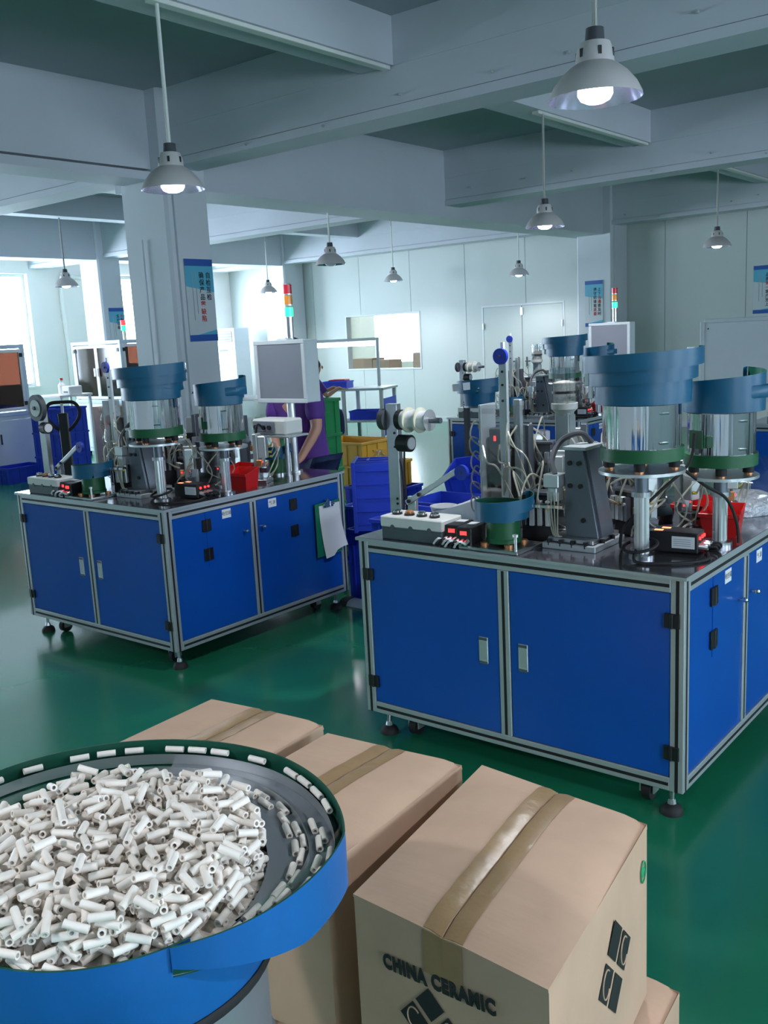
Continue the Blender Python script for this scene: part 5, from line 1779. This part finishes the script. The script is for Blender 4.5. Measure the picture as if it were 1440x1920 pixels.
# ------------------------------------------------------------------ enclosed white machines at left
def enclosure(label, x0, x1, y0, y1, face, zsplit=0.80, ztop=1.645):
    cx, cy = (x0 + x1) / 2, (y0 + y1) / 2
    t = thing('enclosed_machine', label, 'machine', (cx, cy, 0))
    w, d = (x1 - x0) / 2, (y1 - y0) / 2
    MB().box(-w, w, -d, d, 0.08, zsplit).build('base_cabinet', 'white_metal', t, bev=0.005)
    MB().box(-w - 0.01, w + 0.01, -d - 0.01, d + 0.01, zsplit, zsplit + 0.05).build('worktop', 'frame_blue', t, bev=0.003)
    e = 0.05
    for x in (-w, w - e):
        for y in (-d, d - e):
            MB().box(x, x + e, y, y + e, zsplit + 0.05, ztop).build('corner_post', 'frame_blue', t, bev=0.003)
    MB().box(-w, w, -d, d, ztop, ztop + 0.05).build('roof', 'frame_blue', t, bev=0.004)
    for x in (-w + 0.08, w - 0.08):
        for y in (-d + 0.08, d - 0.08):
            MB().cyl((x, y, 0), (x, y, 0.08), 0.03, seg=12).build('foot', 'black_rubber', t)
    z0, z1 = zsplit + 0.06, ztop - 0.01
    # glazed doors on the front (-y) and on the right (+x)
    half = (2 * w - 2 * e) / 2
    for k in range(2):
        a = -w + e + half * k
        b = a + half
        fr_ = MB().box(a, b, -d, -d + 0.03, z0, z0 + 0.04).box(a, b, -d, -d + 0.03, z1 - 0.04, z1).box(a, a + 0.035, -d, -d + 0.03, z0 + 0.04, z1 - 0.04).box(b - 0.035, b, -d, -d + 0.03, z0 + 0.04, z1 - 0.04).build('door_frame', 'white_metal', t, bev=0.002)
        MB().box(a + 0.035, b - 0.035, -d + 0.012, -d + 0.018, z0 + 0.04, z1 - 0.04).build('tinted_pane', 'tinted_glass', fr_)
        hx = b - 0.05 if k == 0 else a + 0.02
        MB().box(hx, hx + 0.03, -d - 0.03, -d, (z0 + z1) / 2 - 0.06, (z0 + z1) / 2 + 0.06).build('handle', 'paper_white', fr_, bev=0.004)
        gx_ = a - 0.01 if k == 0 else b - 0.03
        for zz in (z0 + 0.06, z1 - 0.10):
            MB().box(gx_, gx_ + 0.04, -d - 0.012, -d, zz, zz + 0.05).build('hinge', 'black_plastic', fr_)
    half = (2 * d - 2 * e) / 2
    for k in range(2):
        a = -d + e + half * k
        b = a + half
        fr_ = MB().box(w - 0.03, w, a, b, z0, z0 + 0.04).box(w - 0.03, w, a, b, z1 - 0.04, z1).box(w - 0.03, w, a, a + 0.035, z0 + 0.04, z1 - 0.04).box(w - 0.03, w, b - 0.035, b, z0 + 0.04, z1 - 0.04).build('door_frame', 'white_metal', t, bev=0.002)
        MB().box(w - 0.018, w - 0.012, a + 0.035, b - 0.035, z0 + 0.04, z1 - 0.04).build('tinted_pane', 'tinted_glass', fr_)
        hy = b - 0.05 if k == 0 else a + 0.02
        MB().box(w, w + 0.03, hy, hy + 0.03, (z0 + z1) / 2 - 0.06, (z0 + z1) / 2 + 0.06).build('handle', 'paper_white', fr_, bev=0.004)
        gy_ = a - 0.01 if k == 0 else b - 0.03
        for zz in (z0 + 0.06, z1 - 0.10):
            MB().box(w, w + 0.012, gy_, gy_ + 0.04, zz, zz + 0.05).build('hinge', 'black_plastic', fr_)
        bdz = MB().box(w, w + 0.012, a - 0.02, b + 0.02, 0.14, zsplit - 0.05).build('cabinet_door', 'white_metal', t, bev=0.002)
        MB().box(w + 0.012, w + 0.02, (a + b) / 2, (a + b) / 2 + 0.02, 0.45, 0.58).build('door_slot', 'dark_grey', bdz)
    for k in range(2):
        a = -w + 0.04 + (w - 0.05) * k
        bdz = MB().box(a, a + w - 0.07, -d - 0.012, -d, 0.14, zsplit - 0.05).build('cabinet_door', 'white_metal', t, bev=0.002)
        MB().box(a + 0.05, a + 0.07, -d - 0.02, -d - 0.012, 0.45, 0.58).build('door_slot', 'dark_grey', bdz)
    # orange and dark tooling inside
    MB().box(-w * 0.6, w * 0.6, -d * 0.5, d * 0.6, zsplit + 0.05, zsplit + 0.25).build('tooling', 'brown_dark', t, bev=0.01)
    MB().box(-w * 0.2, w * 0.5, -d * 0.3, d * 0.4, zsplit + 0.25, zsplit + 0.55).build('tooling', 'copper', t, bev=0.02)
    return t


enclosure('white enclosed machine with reddish tinted doors at the left picture edge', -12.25, -11.30, 4.9, 6.70, 'x')
enclosure('white enclosed machine with two brown tinted doors before the bright column', -12.54, -11.34, 8.2, 8.95, 'y')
t = thing('signal_tower', 'small signal tower with red and green lights on the brown tinted machine', 'signal light', (-11.42, 8.35, 1.695), group='signal towers')
MB().cyl((0, 0, 0), (0, 0, 0.13), 0.020, seg=16).build('pole', 'rod_white', t)
MB().cyl((0, 0, 0.13), (0, 0, 0.20), 0.036, seg=16).build('green_lens', 'signal_green', t)
MB().cyl((0, 0, 0.20), (0, 0, 0.27), 0.036, seg=16).build('red_lens', 'led_red', t)
# white small table with bottle and box
t = thing('side_table', 'small white table left of the brown tinted machine', 'table', (-11.30, 7.25, 0))
MB().box(-0.30, 0.22, -0.25, 0.25, 0.98, 1.01).build('tabletop', 'paper_white', t, bev=0.004)
for x in (-0.27, 0.19):
    for y in (-0.22, 0.22):
        MB().box(x - 0.015, x + 0.015, y - 0.015, y + 0.015, 0, 0.98).build('leg', 'white_metal', t)
t = thing('bottle', 'white bottle with a red cap on the small white table', 'bottle', (-11.40, 7.25, 1.01))
MB().lathe([(0, 0), (0.05, 0), (0.05, 0.12), (0.018, 0.16), (0.018, 0.19)], seg=20).build('body', 'paper_white', t)
MB().cyl((0, 0, 0.185), (0, 0, 0.215), 0.022, seg=14).build('cap', 'red_plastic', t)
t = thing('label_printer', 'white label printer on the small white table', 'printer', (-11.20, 7.27, 1.01))
MB().box(-0.09, 0.09, -0.10, 0.10, 0, 0.11).build('body', 'paper_white', t, bev=0.012)
MB().box(-0.05, 0.05, -0.103, -0.098, 0.02, 0.045).build('slot', 'dark_grey', t)
# blue crates by the left machines
BG2 = 'blue crates by the left wall machines'
k0 = make_crate('plastic_crate', 'x', 'crate', 0.50, 0.36, 0.20, 'blue_plastic', group=BG2)
put(k0, (-10.98, 6.25, 0), R(90), 'ribbed blue crate on the floor by the left picture edge')
for i, z in enumerate((0.0, 0.30, 0.60)):
    k = make_crate('plastic_crate', ('lowest', 'middle', 'top')[i] + ' blue crate of the stack behind the pallet jack', 'crate', 0.56, 0.40, 0.298, 'blue_plastic', group=BG2)
    put(k, (-10.55, 6.62, z), 0.1)
ct = carton('tan cardboard carton behind the stacked blue crates and pallet jack', ((-10.6, 7.15), (-10.25, 7.15), (-10.25, 7.5), (-10.6, 7.5)), 0.0, 0.85, bulge=0.004, seed=9, mark=False)

# ------------------------------------------------------------------ air conditioner in the far corner
t = thing('air_conditioner', 'white floor standing air conditioner in the far left corner', 'air conditioner', (-14.42, 13.15, 0))
MB().box(-0.27, 0.27, -0.20, 0.20, 0, 1.85).build('cabinet', 'white_metal', t, bev=0.012)
MB().box(-0.24, 0.20, -0.206, -0.20, 1.58, 1.80).build('outlet', 'grille_dark', t)
for k in range(4):
    MB().box(-0.24, 0.20, -0.222, -0.206, 1.60 + 0.052 * k, 1.615 + 0.052 * k).build('louvre', 'seam_grey', t)
MB().box(-0.20, 0.05, -0.206, -0.20, 1.40, 1.435).build('display', 'black_plastic', t)
MB().box(0.13, 0.20, -0.204, -0.20, 1.42, 1.50).build('energy_label', 'poster_cyan', t)
MB().box(-0.23, 0.19, -0.208, -0.20, 0.10, 0.60).build('intake_panel', 'fog_plastic', t)

# ------------------------------------------------------------------ work bench with lamp arch
t = thing('work_bench', 'grey work bench with shelf and light arch below the back window', 'bench', (-9.75, 11.35, 0), R(20))
MB().box(-0.85, 0.62, -0.36, 0.36, 0.75, 0.785).build('worktop', 'monitor_shell', t, bev=0.004)
for x in (-0.80, -0.05, 0.57):
    for y in (-0.32, 0.32):
        MB().box(x - 0.025, x + 0.025, y - 0.025, y + 0.025, 0, 0.75).build('leg', 'box_white', t)
MB().box(-0.82, 0.59, -0.33, 0.33, 0.26, 0.285).build('shelf', 'box_white', t)
for x in (-0.75, 0.36):
    MB().box(x - 0.02, x + 0.02, 0.20, 0.24, 0.785, 1.52).build('arch_post', 'alu', t)
lb = MB().box(-0.77, 0.38, 0.19, 0.25, 1.50, 1.54).build('arch_beam', 'alu', t)
MB().box(-0.68, 0.30, 0.185, 0.255, 1.42, 1.49).build('light_tube', 'lamp_bulb', lb)
MB().box(0.585, 0.60, -0.30, 0.30, 0.05, 0.62).build('blue_end_panel', 'blue_plastic', t)


def bench_point(x, y, z):
    return Matrix.Translation((-9.75, 11.35, 0)) @ Matrix.Rotation(R(20), 4, 'Z') @ Vector((x, y, z))


k = make_crate('plastic_crate', 'x', 'crate', 0.42, 0.30, 0.11, 'blue_plastic', False, group='bins on the bench')
put(k, bench_point(-0.22, -0.12, 0.787), R(20), 'blue bin on the bench top, right of the monitor')
k = make_crate('plastic_crate', 'x', 'crate', 0.26, 0.20, 0.12, 'red_plastic', False, group='bins on the bench')
put(k, bench_point(-0.30, 0.165, 0.787), R(20), 'red bin behind the blue bin on the bench')
k = make_crate('plastic_crate', 'x', 'crate', 0.45, 0.34, 0.14, 'blue_plastic', False, group='bins on the bench')
put(k, bench_point(0.20, 0.0, 0.287), R(20), 'blue bin on the right of the bench shelf')
put(dup(k), bench_point(-0.45, 0.0, 0.287), R(20), 'blue bin on the left of the bench shelf')
put(dup(k), bench_point(-0.40, -0.10, 0.0), R(20), 'blue bin on the floor under the bench')
# second bench with clamp and blue bin
t = thing('work_bench', 'pale work bench left of the monitor, seen past the lower feeder', 'bench', (-9.9, 9.35, 0), R(8))
MB().box(-0.85, 0.75, -0.35, 0.35, 0.77, 0.80).build('worktop', 'box_white', t, bev=0.004)
for x in (-0.80, 0.70):
    for y in (-0.3, 0.3):
        MB().box(x - 0.025, x + 0.025, y - 0.025, y + 0.025, 0, 0.77).build('leg', 'box_white', t)
k = make_crate('plastic_crate', 'x', 'crate', 0.34, 0.24, 0.11, 'blue_plastic', False, group='bins on the bench')
put(k, (-10.20, 9.15, 0.80), 0.2, 'blue bin on the pale bench left of the monitor')
t = thing('hand_press', 'small blue hand press with a raised lever on the pale bench', 'hand press', (-9.52, 9.45, 0.80))
MB().box(-0.10, 0.22, -0.08, 0.08, 0, 0.05).build('base', 'blue_wheel', t, bev=0.005)
MB().box(-0.09, -0.03, -0.04, 0.04, 0.05, 0.16).build('frame', 'blue_wheel', t, bev=0.005)
MB().tube([(-0.06, 0, 0.14), (0.02, 0.0, 0.24), (0.12, 0, 0.36)], 0.014, 8).build('lever', 'grey_base', t)
MB().tube([(0.10, 0, 0.34), (0.14, 0, 0.385)], 0.022, 8).build('grip', 'black_rubber', t)
MB().box(-0.16, -0.12, -0.06, 0.06, 0, 0.07).build('red_stop', 'red_plastic', t)

# ------------------------------------------------------------------ whiteboard on a stand
t = thing('whiteboard', 'mobile whiteboard with rounded grey frame at the right picture edge', 'whiteboard', (-2.98, 10.3, 0))
MB().box(-0.80, 0.86, -0.010, 0.010, 0.72, 1.53).build('board', 'board_white', t, bev=0.002)
for z in (0.69, 1.53):
    MB().box(-0.80, 0.86, -0.022, 0.022, z, z + 0.045).build('rail', 'monitor_shell', t, bev=0.006)
for x in (-0.845, 0.86):
    MB().box(x, x + 0.045, -0.022, 0.022, 0.72, 1.55).build('side_rail', 'monitor_shell', t, bev=0.006)
for x in (-0.83, 0.89):
    MB().box(x - 0.02, x + 0.02, -0.02, 0.02, 0.06, 0.72).build('stand_post', 'monitor_shell', t)
    ft = MB().box(x - 0.02, x + 0.02, -0.30, 0.30, 0.05, 0.085).build('stand_foot', 'monitor_shell', t)
    for y in (-0.28, 0.28):
        MB().cyl((x - 0.012, y, 0.026), (x + 0.012, y, 0.026), 0.026, seg=14).build('caster', 'black_rubber', ft)
MB().box(-0.12, -0.08, -0.026, 0.0, 1.575, 1.595).build('clip', 'black_plastic', t)
MB().cyl((-0.76, -0.010, 1.47), (-0.76, -0.014, 1.47), 0.008, seg=10).build('magnet', 'black_plastic', t)
# brown board seen between the drum feeders
t = thing('carton', 'brown carton standing on the rear machine at its right', 'carton', (O3[0] + 1.18, O3[1] + 1.02, ZT))
MB().box(-0.09, 0.09, -0.07, 0.07, 0, 0.20).build('body', 'brown_dark', t, bev=0.004)
MB().box(-0.09, 0.09, -0.07, -0.003, 0.20, 0.204).box(-0.09, 0.09, 0.003, 0.07, 0.20, 0.204).build('flap', 'brown_dark', t)

# cartons in the bright room behind the window
for i, (x, w, h, lab) in enumerate(((-12.25, 0.55, 0.34, 'tan carton behind the back window, left one'), (-11.75, 0.42, 0.30, 'tan carton behind the back window, right one'))):
    t = thing('carton', lab, 'carton', (x, YB + 1.0, 0.78), group='cartons behind the window')
    MB().box(-w / 2, w / 2, -0.2, 0.2, 0, h).build('body', 'cardboard', t, bev=0.004)
    MB().box(-w / 2, w / 2, -0.2, -0.004, h, h + 0.004).box(-w / 2, w / 2, 0.004, 0.2, h, h + 0.004).build('flap', 'cardboard', t)
t = thing('storage_table', 'white table holding cartons behind the back window', 'table', (-11.9, YB + 1.0, 0))
MB().box(-0.9, 0.9, -0.3, 0.3, 0.75, 0.78).build('tabletop', 'white_metal', t)
for x in (-0.85, 0.85):
    for y in (-0.26, 0.26):
        MB().box(x - 0.02, x + 0.02, y - 0.02, y + 0.02, 0, 0.75).build('leg', 'white_metal', t)
t = thing('storage_cabinet', 'grey brown cabinet at the right side behind the back window', 'cabinet', (-10.55, YB + 0.9, 0))
MB().box(-0.22, 0.22, -0.35, 0.35, 0.06, 2.2).build('body', 'cardboard_edge', t, bev=0.004)
for s in (0, 1):
    d_ = MB().box(-0.215 + 0.217 * s, -0.003 + 0.217 * s, -0.362, -0.35, 0.1, 2.15).build('door', 'cardboard_edge', t)
    MB().box(-0.03 + 0.045 * s, -0.018 + 0.045 * s, -0.38, -0.362, 1.1, 1.25).build('handle', 'alu_bright', d_)
MB().box(-0.2, 0.2, -0.33, 0.33, 0, 0.06).build('plinth', 'dark_grey', t)


# ------------------------------------------------------------------ people
def skin_mesh(name, joints, edges, m, parent, root, sub=2):
    keys = list(joints)
    me = bpy.data.meshes.new(name)
    me.from_pydata([joints[k][0] for k in keys], [(keys.index(a), keys.index(b)) for a, b in edges], [])
    o = bpy.data.objects.new(name, me)
    COL.objects.link(o)
    o.parent = parent
    sk = o.modifiers.new('skin', 'SKIN')
    sk.use_smooth_shade = True
    ly = me.skin_vertices[0].data if me.skin_vertices else None
    if ly is None:
        bm = bmesh.new()
        bm.from_mesh(me)
        bm.verts.layers.skin.verify()
        bm.to_mesh(me)
        bm.free()
        ly = me.skin_vertices[0].data
    for i, k in enumerate(keys):
        r = joints[k][1]
        ly[i].radius = (r, r) if not isinstance(r, tuple) else r
        ly[i].use_root = (k == root)
    s = o.modifiers.new('sub', 'SUBSURF')
    s.levels = s.render_levels = sub
    me.materials.append(MATS[m])
    dg = bpy.context.evaluated_depsgraph_get()
    m2 = bpy.data.meshes.new_from_object(o.evaluated_get(dg))
    o.modifiers.clear()
    o.data = m2
    m2.materials.clear()
    m2.materials.append(MATS[m])
    m2.shade_smooth()
    return o


def person(label, loc, rz, wr, wl, elr, ell, seated=False, trouser='navy_cloth', lean=0.04):
    """local frame: faces -y, x to the figure's left as seen from the camera side"""
    t = thing('person', label, 'person', loc, rz)
    hz = 0.82 if not seated else 0.50
    sh, nk, hd = hz + 0.44, hz + 0.50, hz + 0.63
    J = {'pel': ((0, 0, hz), (0.13, 0.095)), 'waist': ((0, -lean * 0.3, hz + 0.18), (0.115, 0.085)), 'chest': ((0, -lean * 0.7, hz + 0.34), (0.135, 0.095)),
         'neck0': ((0, -lean, nk - 0.02), 0.055), 'neck': ((0, -lean - 0.01, nk + 0.04), 0.046), 'jaw': ((0, -lean - 0.035, hd - 0.02), (0.058, 0.066)),
         'skull': ((0, -lean - 0.02, hd + 0.06), (0.072, 0.088)), 'crown': ((0, -lean - 0.01, hd + 0.12), (0.052, 0.062))}
    E = [('pel', 'waist'), ('waist', 'chest'), ('chest', 'neck0'), ('neck0', 'neck'), ('neck', 'jaw'), ('jaw', 'skull'), ('skull', 'crown')]
    for s, n, el, wri in ((1, 'r', elr, wr), (-1, 'l', ell, wl)):
        J['sho' + n] = ((s * 0.155, -lean, sh - 0.02), 0.052)
        J['elb' + n] = (el, 0.038)
        J['wri' + n] = (wri, 0.025)
        d = (Vector(wri) - Vector(el)).normalized()
        hand = Vector(wri) + Vector((0, -0.035, -0.012))
        J['palm' + n] = (tuple(hand), (0.032, 0.016))
        kn = hand + Vector((0, -0.035, -0.008))
        J['knu' + n] = (tuple(kn), (0.034, 0.012))
        E += [('chest', 'sho' + n), ('sho' + n, 'elb' + n), ('elb' + n, 'wri' + n), ('wri' + n, 'palm' + n), ('palm' + n, 'knu' + n)]
        for q, (dx, ln) in enumerate(((-0.026, 0.058), (-0.009, 0.068), (0.009, 0.064), (0.026, 0.05))):
            a, b = kn + Vector((dx, -0.012 - ln * 0.4, 0.002)), kn + Vector((dx * 1.15, -0.012 - ln, -0.012))
            J['f%d%s' % (q, n)] = (tuple(a), 0.0085)
            J['g%d%s' % (q, n)] = (tuple(b), 0.0075)
            E += [('knu' + n, 'f%d%s' % (q, n)), ('f%d%s' % (q, n), 'g%d%s' % (q, n))]
        th = hand + Vector((-s * 0.038, -0.012, -0.004))
        J['th' + n] = (tuple(th), 0.0105)
        J['tt' + n] = (tuple(th + Vector((-s * 0.012, -0.032, -0.006))), 0.009)
        E += [('palm' + n, 'th' + n), ('th' + n, 'tt' + n)]
        # legs
        if seated:
            kx, fx = (s * 0.11, -0.40, hz - 0.02), (s * 0.11, -0.40, 0.08)
        else:
            kx, fx = (s * 0.09, -0.02, 0.45), (s * 0.09, 0.03, 0.08)
        J['hip' + n] = ((s * 0.085, 0.0, hz - 0.05), 0.085)
        J['kne' + n] = (kx, 0.058)
        J['ank' + n] = (fx, 0.038)
        J['toe' + n] = ((fx[0], fx[1] - 0.15, 0.03), (0.04, 0.026))
        E += [('pel', 'hip' + n), ('hip' + n, 'kne' + n), ('kne' + n, 'ank' + n), ('ank' + n, 'toe' + n)]
    skin_mesh('body', J, E, 'skin', t, 'pel')
    # tunic with short sleeves
    T = {'hem': ((0, 0.0, hz - 0.10), (0.178, 0.135)), 'pel': ((0, 0, hz + 0.02), (0.168, 0.128)), 'waist': ((0, -lean * 0.3, hz + 0.18), (0.152, 0.115)), 'chest': ((0, -lean * 0.7, hz + 0.34), (0.165, 0.122)), 'col': ((0, -lean, nk - 0.03), (0.085, 0.075))}
    TE = [('hem', 'pel'), ('pel', 'waist'), ('waist', 'chest'), ('chest', 'col')]
    for s, n, el in ((1, 'r', elr), (-1, 'l', ell)):
        p0 = Vector((s * 0.158, -lean, sh - 0.02))
        T['s' + n] = (tuple(p0), 0.068)
        T['e' + n] = (tuple(p0.lerp(Vector(el), 0.80)), 0.062)
        TE += [('chest', 's' + n), ('s' + n, 'e' + n)]
    skin_mesh('tunic', T, TE, 'purple_cloth', t, 'pel')
    L = {'p': ((0, 0, hz - 0.01), (0.145, 0.115))}
    LE = []
    for s, n in ((1, 'r'), (-1, 'l')):
        L['h' + n] = (tuple(Vector(J['hip' + n][0])), 0.10)
        L['k' + n] = (J['kne' + n][0], 0.074)
        L['a' + n] = (tuple(Vector(J['ank' + n][0]) + Vector((0, 0, 0.03))), 0.062)
        LE += [('p', 'h' + n), ('h' + n, 'k' + n), ('k' + n, 'a' + n)]
        fx = Vector(J['ank' + n][0])
        MB().lathe([(0, 0.0), (0.052, 0.0), (0.050, 0.04), (0.035, 0.075), (0, 0.08)], seg=18, M=Matrix.Translation((fx.x, fx.y - 0.06, 0)) @ Matrix.Diagonal((1, 2.2, 1, 1))).build('shoe', 'black_rubber', t)
    skin_mesh('trousers', L, LE, trouser, t, 'p')
    hy = -lean - 0.02
    ell_ = lambda c, r, m_, n_, par: MB().lathe([(max(1e-4, math.sin(PI * k / 12)), -math.cos(PI * k / 12)) for k in range(13)], seg=20, M=Matrix.Translation(c) @ Matrix.Diagonal((*r, 1))).build(n_, m_, par)
    hr = ell_((0, hy + 0.022, hd + 0.062), (0.085, 0.098, 0.095), 'hair_black', 'hair', t)
    ell_((0, hy + 0.085, hd - 0.03), (0.055, 0.045, 0.10), 'hair_black', 'ponytail', hr)
    for s in (-1, 1):
        ell_((s * 0.028, hy - 0.086, hd + 0.045), (0.010, 0.006, 0.006), 'paper_white', 'eye', t)
        ell_((s * 0.076, hy, hd + 0.035), (0.010, 0.020, 0.028), 'skin', 'ear', t)
    ell_((0, hy - 0.098, hd + 0.015), (0.012, 0.016, 0.022), 'skin', 'nose', t)
    ell_((0, hy - 0.090, hd - 0.018), (0.022, 0.006, 0.006), 'copper', 'mouth', t)
    return t


person('person in a purple short sleeved tunic leaning on the left machine, head behind monitor', (-4.17, 4.38, 0), 0.0,
       (0.165, -0.255, 0.866), (-0.02, -0.255, 0.866), (0.205, -0.13, 1.04), (-0.17, -0.14, 1.04), lean=0.10)
person('person in purple seated at the bench right of the monitor', (-9.74, 10.36, 0), R(150),
       (0.12, -0.40, 0.83), (-0.12, -0.40, 0.83), (0.20, -0.18, 0.72), (-0.20, -0.18, 0.72), seated=True, lean=0.08)
t = thing('stool', 'round stool under the seated person in purple', 'stool', (-9.74, 10.36, 0))
MB().lathe([(0, 0.37), (0.16, 0.37), (0.17, 0.385), (0.16, 0.40), (0, 0.40)], seg=28).build('seat', 'dark_grey', t)
for k in range(4):
    a = k * PI / 2 + 0.4
    MB().tube([(0.10 * math.cos(a), 0.10 * math.sin(a), 0.372), (0.19 * math.cos(a), 0.19 * math.sin(a), 0.0)], 0.012, 8).build('leg', 'alu', t)
